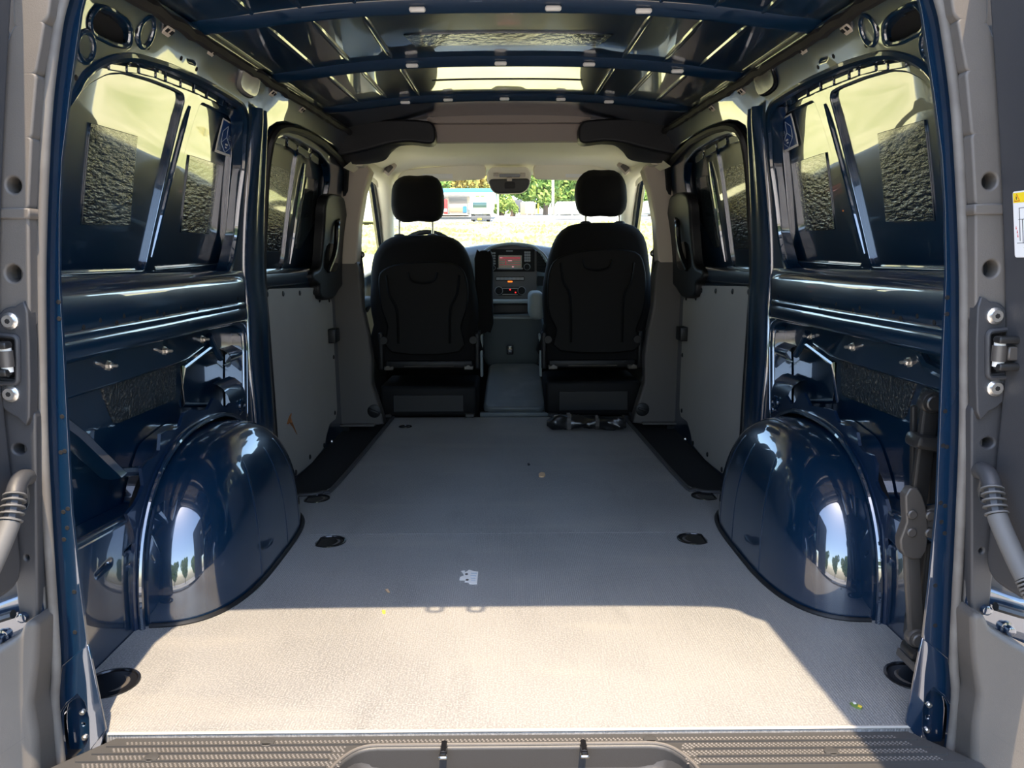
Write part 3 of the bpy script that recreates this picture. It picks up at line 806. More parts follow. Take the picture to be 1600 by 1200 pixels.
def build_sliding(sd):
    nm = SIDE[sd]
    root = empty('door_%d' % (3 if sd < 0 else 4), (sd*.86, 1.95, -.05))
    struct(root, 'dark blue sliding side door with grey lower board, %s side' % nm, 'door')
    mb = MB(); sheet(mb, [(1.25, -.2), (2.70, -.2), (2.70, 1.40), (1.25, 1.34)], SM(sd, skin, .002), [rpoly(SD_REAR, .02), rpoly(SD_FRONT, .02)], grid=.06, T=.012, r=.004)
    mb.build('outer_skin', 'paint', root)
    grow = lambda P: [(c[0]+(p[0]-c[0])*1.04, c[1]+(p[1]-c[1])*1.03) for c in [np.mean(P, 0)] for p in P]
    for P in (SD_REAR, SD_FRONT): flat_panel('window_blank', 'paint', root, sd, skin, rpoly(grow(P), .03), .012)
    for P in ([(421, 256), (456, 268), (440, 392), (408, 392)], [(481, 277), (499, 282), (494, 345), (470, 390), (463, 388)]):
        flat_panel('damping_pad', 'foil', root, sd, skin, WP(P, skin, .004), .008, T=.004, r=.002, grid=.03, label='crinkled dark damping pad')
    a, b_ = WL(475, 256, skin), WL(452, 412, skin)
    P = [(sd*(skin(y, z)-.002), y, z) for y, z in [(a[0]+(b_[0]-a[0])*t, a[1]+(b_[1]-a[1])*t) for t in np.linspace(0, 1, 7)]]
    MB().tube(P, [.004]+[.010]*5+[.004], 8).build('post_bead', 'paint', root)
    # inner door frame with window opening
    win = WP([(410, 428), (414, 300), (421, 236), (432, 214), (446, 209), (470, 218), (500, 236), (516, 256), (517, 280), (505, 400), (500, 428)], inn, .008)
    outer = [(OPEN[0][0], -.17)] + OPEN + [(OPEN[-1][0], -.17)]
    mb = MB(); sheet(mb, outer, lambda u, v, d: (sd*(inn(u, v)+.008+d*(skin(u, v)-inn(u, v)-.008)/.055), u, v), [rpoly(win, .03)], grid=.06, T=.052, r=.008)
    mb.build('inner_frame', 'paint', root)
    for k, q in enumerate([(431, 214, 446, 218), (451, 219, 463, 226), (467, 228, 483, 238), (487, 240, 498, 248)]):
        flat_panel('flange_tab', 'paint', root, sd, inn, WP([(q[0], q[1]), (q[2], q[3]), (q[2]-1, q[3]+9), (q[0]-1, q[1]+9)], inn, .02), .02, T=.004, r=.002)
    # lower ledge
    rings = [[(sd*(inn(y, z)+d), y, z) for d, z in ((.03, .785), (.010, .778), (-.006, .766), (-.010, .752), (-.008, .725), (.004, .715))] for y in np.linspace(WL(409, 440, inn)[0], WL(503, 440, inn)[0], 10)]
    MB().loft(rings, closed=False).build('door_ledge', 'paint', root)
    o = flat_panel('lining_board', 'grey_board', root, sd, inn, rpoly(BOARD, .015), -.006, T=.008, r=.002, label='flat grey lining board')
    for q in BFAST:
        y, z = WL(*q, inn, -.006)
        MB().lathe([(.011, 0), (.010, .003), (.006, .005)], (sd*(inn(y, z)-.006), y, z), (-sd, 0, 0), 10).build('lining_button', 'black_plastic', o)
    # black door seal
    P = [(sd*(inn(y, z)-.006), y, z) for y, z in dens(rpoly(outer, .04), .04)]
    MB().tube(P, .014, 8, closed=True).build('door_seal', 'black_plastic', root)
    # latch cover and grip
    cov = smooth_loop(WP([(512, 312), (533, 311), (538, 322), (541, 352), (539, 400), (535, 438), (528, 450), (520, 462), (502, 462), (499, 442), (488, 432), (500, 424), (504, 400), (507, 360)], inn, -.03), 3)
    mb = MB(); sheet(mb, cov, SM(sd, inn, -.035), grid=.04, T=.045, r=.014, seg=4); cv = mb.build('latch_cover', 'black_plastic', root)
    P = smooth_path([(sd*(inn(y, z)-.036-b), y, z) for (y, z), b in zip(WP([(530, 345), (524, 352), (521, 375), (517, 400), (512, 424)], inn, -.04), (0, .012, .018, .018, .004))], 4)
    MB().tube(P, .012, 8).build('pull_grip', 'black_gloss', cv)
    P = smooth_loop(WP([(510, 384), (525, 383), (529, 395), (527, 420), (518, 424), (507, 418)], inn, -.037), 3)
    mb = MB(); sheet(mb, P, SM(sd, inn, -.0375), grid=.03, T=.003, r=.002); mb.build('grip_recess', 'black_gloss', cv)
    # lower latch and hinge arm screws
    y, z = WL(521, 524, inn, -.02)
    MB().rbox((sd*(inn(y, z)-.02), y, z), (.04, .10, .065), .006, 2).build('latch_bracket', 'black_plastic', root)
    for q in ((518, 690), (522, 707), (515, 713)):
        y, z = WL(*q, inn, -.004); MB().lathe([(.008, 0), (.006, .006)], (sd*(inn(y, z)-.004), y, z), (-sd, 0, 0), 8).build('screw', 'bolt', root)
    return root
sdoor = {sd: build_sliding(sd) for sd in (-1, 1)}
# scuff on the left board
rr = random.Random(8)
mb = MB(); bpx = [(455, 646), (452, 652), (453, 660), (458, 667), (464, 679)]
P = []
for q in bpx:
    y, z = WL(*q, inn, -.007); P.append((-(inn(y, z)-.0075), y, z))
mb.tube(P, [.002, .006, .009, .004, .001], 6, flat=.4); y, z = WL(449, 662, inn, -.007)
mb.tube([(-(inn(y, z)-.0075), y, z), P[1]], .006, 6, flat=.4)
o = mb.build('scuff_mark', 'leaf_dry', sdoor[-1]); o['label'] = 'small brown scuff'

# ---- rear doors (hinged open) and the trim on the hinge pillars; laid out from the right-hand one
YT = -.055
def XD(sd, x): return x if sd > 0 else -x-CX2
def RY(pts, y=YT): return [(p[0], p[2]) for p in (at(a, b_, y=y) for a, b_ in pts)]
def build_rear(sd):
    nm = SIDE[sd]
    root = empty('door_%d' % (1 if sd < 0 else 2), (sd*.80, -.4, -.1))
    struct(root, 'rear door swung open at the %s edge, dark grey plastic inner trim' % nm, 'door')
    mp = lambda y0, k=0.: (lambda u, v, d: (XD(sd, u), y0+d+k*(u-.72), v))
    # trim segments on the hinge side
    segs = [([(1482, -60), (1542, -60), (1540, 36), (1500, 28), (1494, 20)], []),
            ([(1500, 30), (1541, 38), (1560, 84), (1561, 110), (1514, 108), (1505, 60)], []),
            ([(1513, 112), (1562, 110), (1566, 208), (1522, 208)], []),
            ([(1522, 210), (1566, 209), (1572, 318), (1528, 318)], [(1547, 283, 16, 17)]),
            ([(1528, 330), (1573, 330), (1579, 480), (1570, 500), (1528, 500)], [(1549, 420, 17, 18)])]
    for pts, hs in segs:
        hol = [ell(RY([(h[0], h[1])])[0], h[2]/1075, h[3]/1075, 18) for h in hs]
        mb = MB(); sheet(mb, rpoly(RY(pts), .006), mp(YT), hol, grid=.03, T=.03, r=.004)
        t = mb.build('trim_segment', 'grey_plastic', root)
        for h in hs:
            x, z = RY([(h[0], h[1])])[0]; r_ = h[2]/1075
            rings = [[(XD(sd, x+rr_*r_*math.cos(a)), YT+dd, z+rr_*r_*math.sin(a)) for a in np.linspace(0, 2*PI, 19)[:-1]] for rr_, dd in ((1.02, .002), (.95, .012), (.75, .028), (.45, .036))]
            c = MB().loft(rings+[[(XD(sd, x), YT+.037, z)]*18]).build('screw_well', 'dark_plastic', t)
            MB().lathe([(.006, 0), (.006, .006), (.003, .007)], (XD(sd, x-.006), YT+.036, z), (0, -1, 0), 8).build('screw', 'jack_black', c)
    mb = MB(); P = RY([(1524, 322), (1575, 322), (1575, 332), (1524, 332)]); sheet(mb, P, mp(YT-.004), grid=.03, T=.03, r=.004); mb.build('trim_ridge', 'grey_plastic', root)
    mb = MB(); sheet(mb, RY([(1500, -60), (1660, -60), (1660, 930), (1530, 930), (1530, 400)], YT+.035), mp(YT+.035), grid=.08, T=.01, r=.003)
    mb.build('hinge_cover', 'dark_plastic', root)  # added dark plate, blocks the bright gap behind the trim
    # lower trim
    mb = MB(); sheet(mb, rpoly(RY([(1524, 640), (1552, 612), (1566, 575), (1578, 560), (1572, 650), (1562, 735), (1556, 830), (1548, 930), (1544, 960), (1524, 960)]), .006), mp(YT+.004),
                     [ell(RY([(1546, 693)])[0], .014, .012, 14), ell(RY([(1536, 862)])[0], .007, .008, 12), ell(RY([(1548, 765)])[0], .02, .03, 14)], grid=.03, T=.03, r=.004)
    mb.build('lower_trim', 'dark_plastic', root)
    # door leaf: outer skin and inner lining, swung back
    O = Vector((XD(sd, .757), -.066, 0)); ang = math.radians(2)
    dv = Vector((sd*math.sin(ang), -math.cos(ang), 0)); nv = Vector((sd*math.cos(ang), math.sin(ang), 0))
    def lean(v): return -.095*(max(0, v-.62)/.66)**1.3
    leaf = rpoly([(.16, -.10), (.70, -.10), (.70, 1.18), (.62, 1.245), (.04, 1.275), (0, 1.25), (0, .31), (.16, .31)], .03)
    mb = MB(); sheet(mb, leaf, lambda u, v, d: tuple(O+dv*u+nv*(d+lean(v))+Vector((0, 0, v))), grid=.08, T=.035, r=.01, two=True)
    mb.build('door_lining', 'dark_plastic', root)
    mb = MB(); sheet(mb, leaf, lambda u, v, d: tuple(O+dv*u+nv*(d+.036+lean(v))+Vector((0, 0, v))), grid=.08, T=.03, r=.01, two=True)
    mb.build('door_shell', 'paint', root)
    mb = MB(); sheet(mb, rpoly([(.12, .36), (.64, .02), (.64, 1.10), (.12, 1.14)], .06), lambda u, v, d: tuple(O+dv*u+nv*(d-.014+lean(v))+Vector((0, 0, v))), grid=.08, T=.016, r=.012, seg=4)
    lp = mb.build('lining_panel', 'dark_plastic', root)
    P = [tuple(O+dv*u+nv*(lean(v)-.014-e)+Vector((0, 0, v))) for u, v, e in ((.52, .40, 0), (.52, .43, .035), (.52, .50, .04), (.52, .57, .035), (.52, .60, 0))]
    MB().tube(smooth_path(P, 4), .012, 8).build('pull_handle', 'black_plastic', lp)
    if sd > 0:      # warning sticker on the lining
        def leafpt(px, py):
            d = ray(px, py); den = d[0]*nv.x+d[1]*nv.y
            t = ((O.x-CAM[0])*nv.x+(O.y-CAM[1])*nv.y-.03)/den; p = CAM+t*d
            return ((Vector(p)-O).dot(dv), p[2])
        a0 = leafpt(1585, 300); a1 = leafpt(1588, 402)
        u0 = a0[0]; u1 = u0+.075; z1, z0 = a0[1], a1[1]
        st = MB(); sheet(st, rpoly([(u0, z0), (u1, z0), (u1, z1), (u0, z1)], .004), lambda u, v, d: tuple(O+dv*u+nv*(d-.0015+lean(v))+Vector((0, 0, v))), grid=.05, T=.0015, r=.0003)
        so = st.build('warning_sticker', 'white_sticker', root); so['label'] = 'white warning sticker with yellow header'
        def dec(name, m, poly, e):
            q = MB(); sheet(q, poly, lambda u, v, d: tuple(O+dv*u+nv*(d-.0015-e+lean(v))+Vector((0, 0, v))), grid=.05, T=.0003, r=.0001); q.build(name, m, so)
        hz = z1-z0
        dec('sticker_header', 'yellow_sticker', [(u0+.001, z1-.17*hz), (u1-.001, z1-.17*hz), (u1-.001, z1-.002), (u0+.001, z1-.002)], .0003)
        cx = u0+.008
        dec('warning_triangle', 'ink_orange', [(cx-.005, z1-.15*hz), (cx+.007, z1-.15*hz), (cx+.001, z1-.035*hz)], .0006)
        dec('warning_triangle', 'yellow_sticker', [(cx-.0032, z1-.138*hz), (cx+.0052, z1-.138*hz), (cx+.001, z1-.06*hz)], .0009)
        dec('exclamation_mark', 'ink', [(cx+.0005, z1-.125*hz), (cx+.0016, z1-.125*hz), (cx+.0018, z1-.08*hz), (cx+.0003, z1-.08*hz)], .0012)
        for k, (du, z_, w_, h_) in enumerate(((.012, .25, .001, .30), (.012, .25, .05, .006), (.010, .42, .02, .006), (.018, .42, .001, .36), (.006, .78, .018, .006), (.02, .85, .04, .006), (.012, .55, .001, .2))):
            dec('diagram_line', 'ink', [(u0+du, z1-(z_+h_)*hz), (u0+du+w_, z1-(z_+h_)*hz), (u0+du+w_, z1-z_*hz), (u0+du, z1-z_*hz)], .0004)
        for du, z_ in ((.004, .52), (.006, .58), (.007, .64)):
            dec('diagram_arrow', 'ink_red', [(u0+du, z1-(z_+.05)*hz), (u0+du+.002, z1-(z_+.05)*hz), (u0+du+.001, z1-z_*hz)], .0004)
    # check strap with its pocket
    cs = tag(empty('door_check', (sd*.74, YT, .7)), 'steel door check strap and bolted pocket at the %s rear door hinge' % nm, 'door check', 'rear door check straps')
    pl = smooth_loop(RY([(1527, 480), (1543, 474), (1560, 478), (1570, 495), (1580, 520), (1584, 555), (1578, 585), (1566, 600), (1562, 625), (1540, 640), (1526, 640)]), 3)
    hol = rpoly(RY([(1541, 520), (1574, 516), (1579, 526), (1578, 576), (1570, 584), (1541, 586)]), .006)
    mb = MB(); sheet(mb, pl, mp(YT-.006), [hol], grid=.03, T=.02, r=.003); pp = mb.build('pocket_plate', 'dark_plastic', cs)
    mb = MB(); sheet(mb, hol, mp(YT+.02), grid=.05, T=.003, r=.001); mb.build('pocket_floor', 'black_void', cs)
    P = [(XD(sd, x), YT-.009, z) for x, z in dens(rpoly(RY([(1538, 517), (1576, 513), (1582, 524), (1581, 579), (1573, 588), (1538, 589)]), .008), .01)]
    MB().tube(P, .004, 8, closed=True).build('pocket_rim', 'dark_plastic', cs)
    for q in ((1550, 493), (1550, 605)):
        x, z = RY([q])[0]
        bo = MB().lathe([(.013, 0), (.013, .003), (.010, .006), (.009, .008)], (XD(sd, x), YT-.006, z), (0, -1, 0), 14).build('bolt', 'bolt', cs)
        MB().lathe([(.004, .008), (.004, .0085)], (XD(sd, x), YT-.006, z), (0, -1, 0), 6).build('bolt_socket', 'jack_black', bo)
    for py in (531, 573):
        a, b_ = RY([(1556, py)], -.086)[0], RY([(1640, py+2)], -.086)[0]
        MB().rbox((XD(sd, (a[0]+b_[0])/2), YT-.031, a[1]), (b_[0]-a[0], .018, .011), .004, 2).build('strap_arm', 'jack_black', cs)
    a, b_ = RY([(1572, 552)], -.083)[0], RY([(1640, 552)], -.083)[0]
    MB().rbox((XD(sd, (a[0]+b_[0])/2), YT-.028, a[1]), (b_[0]-a[0], .012, .021), .002, 1).build('strap', 'jack_steel', cs)
    x, z = RY([(1561, 552)], -.081)[0]
    MB().lathe([(.010, -.012), (.010, .012)], (XD(sd, x), YT-.026, z), (0, 0, 1), 14).build('roller', 'jack_steel', cs)
    for dz in (-.016, .016): MB().lathe([(.008, -.004), (.008, .004)], (XD(sd, x), YT-.026, z+dz), (0, 0, 1), 12).build('bush', 'nylon', cs)
    # hinge below
    hg = root
    mb = MB(); sheet(mb, smooth_loop(RY([(1528, 935), (1540, 928), (1560, 934), (1600, 948), (1650, 960), (1650, 1020), (1600, 1010), (1575, 1004), (1556, 992), (1528, 985)]), 2), mp(YT+.010), grid=.04, T=.03, r=.008)
    mb.build('hinge_leaf', 'paint', hg)
    for q, r_ in (((1541, 953), .012), ((1578, 986), .012)):
        x, z = RY([q])[0]; MB().lathe([(r_, 0), (r_, .004), (.008, .005), (.008, .014), (.006, .015)], (XD(sd, x), YT+.010, z), (0, -1, 0), 12).build('hinge_bolt', 'paint', hg)
    a, b_ = RY([(1553, 946)])[0], RY([(1612, 962)])[0]
    MB().tube([(XD(sd, a[0]), YT-.004, a[1]), (XD(sd, (a[0]+b_[0])/2), YT-.008, (a[1]+b_[1])/2), (XD(sd, b_[0]), YT-.004, b_[1])], .010, 8, flat=.7).build('hinge_knuckle', 'jack_black', hg)
    # bumper corner
    bc = MB(); sheet(bc, rpoly(RY([(1526, 962), (1535, 984), (1560, 1000), (1600, 1020), (1680, 1050), (1680, 1300), (1520, 1300), (1527, 1130), (1534, 1085), (1527, 1020)], YT-.02), .01), mp(YT-.02, -.25), grid=.05, T=.05, r=.01, seg=4)
    bo = bc.build('bumper_corner', 'grey_plastic'); tag(bo, 'grey plastic bumper corner at the lower %s edge' % nm, 'bumper', 'bumper corners')
    x, z = RY([(1529, 1112)], YT-.02)[0]
    a, b_ = RY([(1536, 1135)], YT-.025)[0], RY([(1640, 1200)], YT-.025)[0]
    MB().tube([(XD(sd, a[0]), YT-.018-.25*(a[0]-.72), a[1]), (XD(sd, b_[0]), YT-.018-.25*(b_[0]-.72), b_[1])], .002, 6).build('panel_joint', 'dark_plastic', bo)
    # wiring conduit
    cp = [(1528, 735), (1540, 738), (1548, 752), (1552, 775), (1558, 805), (1572, 840), (1588, 875), (1603, 905), (1620, 940)]
    yy = [-.04, -.08, -.10, -.115, -.13, -.15, -.17, -.19, -.21]
    P = [at(a, b_, y=y) for (a, b_), y in zip(cp, yy)]; P = smooth_path([(XD(sd, p[0]), p[1], p[2]) for p in P], 6)
    n_ = len(P)
    wc = tag(empty('wiring_conduit', P[0]), 'grey ribbed rubber wiring conduit feeding the %s rear door' % nm, 'cable conduit', 'rear door wiring conduits')
    MB().tube(P[:16], .0135, 12).build('elbow', 'dark_plastic', wc)
    MB().tube(P[24:43], .0140, 12).build('sleeve', 'conduit', wc)
    for i in range(15, 25, 2): MB().tube([tuple(np.array(P[i])*.75+np.array(P[i+1])*.25), tuple(np.array(P[i])*.25+np.array(P[i+1])*.75)], .0165, 12).build('bellows_ring', 'conduit', wc)
    MB().tube(P[15:26], .011, 8).build('bellows_core', 'dark_plastic', wc)
    for i in range(42, 47): MB().tube([tuple(np.array(P[i])*.8+np.array(P[i+1])*.2), tuple(np.array(P[i])*.3+np.array(P[i+1])*.7)], .015, 12).build('bellows_ring', 'conduit', wc)
    if sd > 0: MB().tube(P[45:], .006, 6).build('red_wire', 'ink_red', wc)
    return root
for sd in (-1, 1): build_rear(sd)

# ================================================================== CAB SHELL
# beige headliner over the cab
def headz(x, y): return 1.345+.02*(y-2.4)-.045*max(0, (y-3.0)/.5)**2 - .10*max(0, (abs(x)-.42)/.30)**2.2
mb = MB(); gx = np.linspace(-.74, .74, 41); gy = np.linspace(2.36, 3.52, 24); nx = len(gx)
mb.add([(x, y, headz(x, y)) for y in gy for x in gx], [(j*nx+i, j*nx+i+1, (j+1)*nx+i+1, (j+1)*nx+i) for j in range(len(gy)-1) for i in range(nx-1)])
mb.add([(x, y, headz(x, y)+.05) for y in gy for x in gx], [(j*nx+i, (j+1)*nx+i, (j+1)*nx+i+1, j*nx+i+1) for j in range(len(gy)-1) for i in range(nx-1)])
hl = struct(mb.build('trim_6', 'beige', smooth=80), 'pale beige cab headliner seen through the front of the load bay', 'headliner')
# rear edge of the headliner: beige with its shade put into the brown colour, and a dark gap
b0 = BY([(668, 195), (922, 193), (922, 219), (668, 221)], 2.34); mb = MB()
sheet(mb, b0, lambda u, v, d: (u, 2.34+d, v), grid=.06, T=.04, r=.004); mb.build('rear_band', 'trim_brown', hl)
b0 = BY([(668, 180), (922, 178), (922, 190), (668, 191)], 2.30); mb = MB()
sheet(mb, b0, lambda u, v, d: (u, 2.30+d, v), grid=.06, T=.04, r=.004); mb.build('rear_band', 'trim_brown', hl)
MB().box((0, 2.37, 1.40), (1.3, .02, .09)).build('rear_closure', 'black_plastic', hl)
for sd in (-1, 1):
    nm = SIDE[sd]
    # dark corner shelf trims
    P = smooth_loop(BY([(523, 198), (560, 192), (620, 190), (660, 192), (674, 197), (676, 216), (668, 220), (640, 217), (610, 220), (580, 228), (545, 236), (523, 236)], 2.26), 3)
    mb = MB(); sheet(mb, P, lambda u, v, d: (-sd*u, 2.26+d, v), grid=.04, T=.10, r=.012, seg=4)
    o = mb.build('overhead_trim', 'black_plastic'); tag(o, 'dark plastic overhead corner trim at the %s end of the headliner' % nm, 'overhead trim', 'overhead corner trims')
    A = BY([(523, 236), (545, 236), (580, 228), (610, 220), (640, 217), (674, 217)], 2.265); B_ = BY([(530, 250), (556, 257), (598, 252), (612, 238), (630, 227), (678, 221)], 2.42)
    M_ = [((a[0]+c[0])/2, (a[1]+c[1])/2-.012) for a, c in zip(A, B_)]
    MB().loft([smooth_path([(-sd*x, 2.27, z) for x, z in A], 4), smooth_path([(-sd*x, 2.34, z) for x, z in M_], 4), smooth_path([(-sd*x, 2.42, z) for x, z in B_], 4)], closed=False).build('shelf_underside', 'dark_plastic', o, smooth=80)
    c = BY([(570, 234)], 2.34)[0]
    MB().tube([(-sd*(c[0]-.03), 2.32, c[1]-.016), (-sd*(c[0]+.03), 2.35, c[1]+.002)], .006, 6).build('trim_slot', 'black_void', o)
    # B pillar trim: beige above, grey below
    P = BY([(541, 258), (571, 260), (576, 268), (566, 300), (558, 350), (555, 412), (539, 412), (544, 330)], 2.62)
    P = [(x if k not in (0, 6, 7) else x-.05, z) for k, (x, z) in enumerate(P)]
    mb = MB(); sheet(mb, P, lambda u, v, d: (-sd*u, 2.60+d, v), grid=.06, T=.10, r=.012, seg=4)
    bp_ = mb.build('trim_%d' % (7 if sd < 0 else 8), 'beige_plastic'); struct(bp_, 'B pillar trim beside the %s seat, beige above and grey below' % nm, 'pillar trim')
    P = BY([(530, 412), (556, 412), (560, 440), (563, 480), (572, 520), (578, 560), (578, 600), (598, 660), (536, 664)], 2.62)
    P = [(x-.05 if x < -.76 and k in (0, 8) else x, z) for k, (x, z) in enumerate(P)]
    mb = MB(); sheet(mb, P, lambda u, v, d: (-sd*u, 2.60+d, v), grid=.06, T=.08, r=.012, seg=4); mb.build('lower_trim', 'trim_grey', bp_)
    P = [(-sd*x, 2.66, z) for x, z in BY([(556, 412), (559, 460), (566, 500), (574, 530), (578, 590)], 2.66)]
    MB().tube(smooth_path(P, 4), .022, 8).build('door_seal', 'black_plastic', bp_)
    x0, z0 = BY([(585, 642)], 2.60)[0]
    kn = MB().lathe([(.034, 0), (.034, .008), (.026, .012)], (-sd*x0, 2.60, z0), (0, -1, 0), 18).build('belt_anchor_cover', 'black_plastic', bp_)
    MB().rbox((-sd*x0, 2.584, z0), (.05, .012, .012), .004, 2, Matrix.Rotation(.4, 3, 'Y')).build('cover_grip', 'black_plastic', kn)
    MB().rbox((sd*.775, 2.575, -.004), (.20, .03, .012), .003, 1).build('kick_strip', 'trim_grey', bp_)
    # closing panel behind the pillar
    MB().box((sd*.86, 2.66, .45), (.10, .10, 1.3)).build('pillar_core', 'black_plastic', bp_)
    MB().box((sd*.80, 2.5, 1.34), (.16, .40, .14)).build('pillar_core', 'black_plastic', bp_)
    # front door: lower panel, glass, frame; A pillar
    dr = empty('door_%d' % (5 if sd < 0 else 6), (sd*.86, 3.3, -.3)); struct(dr, 'front cab door with open view through its window, %s side' % nm, 'door')
    sp_ = lambda y, z: .875-.18*max(0, z-.70)
    fm = lambda u, v, d: (sd*(sp_(u, v)+d), u, v)
    lower = [(2.68, -.25), (4.25, -.25), (4.25, .80), (4.0, .745), (3.4, .70), (2.68, .70)]
    mb = MB(); sheet(mb, lower, fm, grid=.12, T=.03, r=.02, seg=4); mb.build('door_panel', 'dash_light', dr)
    MB().rbox((sd*.83, 3.10, .58), (.07, .55, .06), .02, 3).build('armrest', 'dash', dr)
    MB().tube([(sd*.84, 3.35, .52), (sd*.80, 3.40, .60), (sd*.80, 3.50, .62), (sd*.84, 3.56, .58)], .012, 8).build('door_pull', 'black_plastic', dr)
    fr_ = smooth_path([(sd*sp_(0, .70), 2.70, .70), (sd*sp_(0, 1.0), 2.71, 1.0), (sd*sp_(0, 1.22), 2.76, 1.22), (sd*sp_(0, 1.29), 2.95, 1.29), (sd*sp_(0, 1.27), 3.25, 1.27), (sd*sp_(0, 1.12), 3.55, 1.12), (sd*sp_(0, .95), 3.85, .95), (sd*sp_(0, .78), 4.15, .78)], 5)
    MB().tube(fr_, .024, 8).build('window_frame', 'black_gloss', dr)
    mb = MB(); sheet(mb, [(2.70, .69), (4.15, .78), (3.85, .95), (3.55, 1.12), (3.25, 1.27), (2.95, 1.29), (2.76, 1.22)], lambda u, v, d: (sd*(sp_(u, v)+.004+d), u, v), grid=.3, T=.004, r=.001, two=True)
    mb.build('window_pane', 'glass', dr)
    ap = smooth_path([(sd*.70, 2.50, 1.30), (sd*.705, 2.9, 1.31), (sd*.70, 3.25, 1.29), (sd*.735, 3.55, 1.17), (sd*.78, 3.85, 1.00), (sd*.81, 4.15, .82)], 5)
    o = MB().tube(ap, [.05]*6+[.055]*10+[.05]*10, 10).build('trim_%d' % (9 if sd < 0 else 10), 'beige'); struct(o, 'beige A pillar trim at the %s of the windshield' % nm, 'pillar trim')
    # grab handle
    q = BY([(608, 262)], 3.0)[0]
    gh = tag(empty('coat_hook', (-sd*q[0], 3.0, q[1])), 'small beige fold-down hook on the %s front roof corner' % nm, 'hook', 'headliner hooks')
    rot = Matrix.Rotation(-sd*.75, 3, 'Y')
    MB().rbox((-sd*q[0], 3.0, q[1]), (.055, .02, .075), .008, 2, rot).build('hook_base', 'beige_plastic', gh)
    MB().rbox((-sd*q[0], 2.988, q[1]-.004), (.03, .012, .042), .004, 2, rot).build('hook_recess', 'trim_grey', gh)
# cab side floor, windshield, front bulkhead
mb = MB(); mb.box((0, 3.5, -.27), (1.8, 1.6, .04)); mb.box((0, 4.28, .2), (1.8, .05, 1.1)); mb.box((0, 3.0, -.16), (1.2, .5, .2))
struct(mb.build('trim_11', 'black_plastic'), 'dark cab floor and bulkhead ahead of the seats', 'cab floor')
ws = [(-.70, 3.46, 1.30), (-.35, 3.40, 1.335), (0, 3.38, 1.34), (.35, 3.40, 1.335), (.70, 3.46, 1.30)]
wb = [(-.84, 4.30, .80), (-.42, 4.50, .80), (0, 4.56, .80), (.42, 4.50, .80), (.84, 4.30, .80)]
mb = MB(); rows = [smooth_path([tuple(np.array(a)*(1-t)+np.array(b_)*t) for a, b_ in zip(ws, wb)], 5) for t in np.linspace(0, 1, 8)]
mb.loft(rows, closed=False)
struct(mb.build('window_1', 'glass', smooth=80), 'clear windshield with bright grass and trees beyond', 'windshield')
# sun visors
for sd in (-1, 1):
    P = [(624, 287), (622, 278), (632, 268), (660, 264), (752, 259), (757, 262), (757, 275), (750, 278), (680, 281)] if sd < 0 else [(836, 276), (835, 261), (842, 257), (900, 259), (955, 262), (968, 270), (970, 286), (900, 279), (842, 278)]
    mb = MB(); sheet(mb, rpoly(BY(P, 3.30), .02), lambda u, v, d: (u, 3.30+d-.25*(v-1.3), v), grid=.08, T=.018, r=.008, two=True)
    v_ = mb.build('sun_visor', 'beige'); tag(v_, 'beige sun visor folded at the top of the windshield, %s side' % SIDE[sd], 'sun visor', 'sun visors')
    a = BY([(660, 272), (707, 272), (707, 279), (660, 280)] if sd < 0 else [(884, 272), (915, 272), (915, 277), (884, 277)], 3.30)
    mb = MB(); sheet(mb, a, lambda u, v, d: (u, 3.296+d-.25*(v-1.3), v), grid=.08, T=.003, r=.001); mb.build('visor_label', 'white_sticker', v_)
# overhead console with mirror housing
oc = tag(empty('overhead_console', (0, 3.3, 1.33)), 'beige overhead lamp console with dark lower housing at the windshield top', 'overhead console')
mb = MB(); sheet(mb, rpoly(BY([(764, 284), (764, 270), (770, 264), (822, 264), (827, 270), (826, 284)], 3.27), .012), lambda u, v, d: (u, 3.27+d-.3*(v-1.3), v), grid=.08, T=.06, r=.012, seg=4); mb.build('console_body', 'beige', oc)
mb = MB(); sheet(mb, rpoly(BY([(766, 283), (826, 282), (823, 292), (815, 298), (777, 299), (770, 294)], 3.27), .015), lambda u, v, d: (u, 3.265+d, v), grid=.08, T=.07, r=.012, seg=4); mh = mb.build('mirror_housing', 'dark_plastic', oc)
mb = MB(); sheet(mb, rpoly(BY([(789, 285), (804, 285), (804, 294), (789, 294)], 3.262), .006), lambda u, v, d: (u, 3.262+d, v), grid=.08, T=.005, r=.002); mb.build('sensor_window', 'black_plastic', mh)
mb = MB(); sheet(mb, rpoly(BY([(781, 272), (812, 272), (812, 276), (781, 276)], 3.262), .003), lambda u, v, d: (u, 3.262+d-.3*(v-1.3), v), grid=.08, T=.006, r=.002); mb.build('reading_lamp', 'lamp_lens', oc)
for q in ((775, 273), (817, 273), (796, 280)):
    x, z = BY([q], 3.262)[0]; MB().rbox((x, 3.266, z), (.03, .012, .022), .004, 2).build('lamp_switch', 'beige_plastic', oc)
# seat belts
for sd in (-1, 1):
    y = 2.74
    P = [(-sd*a[0], y, a[1]) for a in BY([(565, 312), (561, 345), (561, 390), (565, 430), (566, 470), (568, 560)], y)]
    sb = tag(empty('seat_belt', P[-1]), 'black seat belt hanging by the %s front door window' % SIDE[sd], 'seat belt', 'front seat belts')
    MB().tube(smooth_path(P, 4), .006, 6, flat=2.5).build('webbing', 'black_plastic', sb)
    MB().rbox((P[0][0], y, P[0][2]+.01), (.03, .03, .06), .006, 2).build('belt_anchor', 'beige_plastic', sb)
    a = BY([(565, 398)], y)[0]
    MB().lathe([(.010, -.006), (.018, -.002), (.018, .002), (.010, .006)], (-sd*a[0], y-.01, a[1]), (0, 1, 0), 12).build('belt_tongue', 'black_gloss', sb)

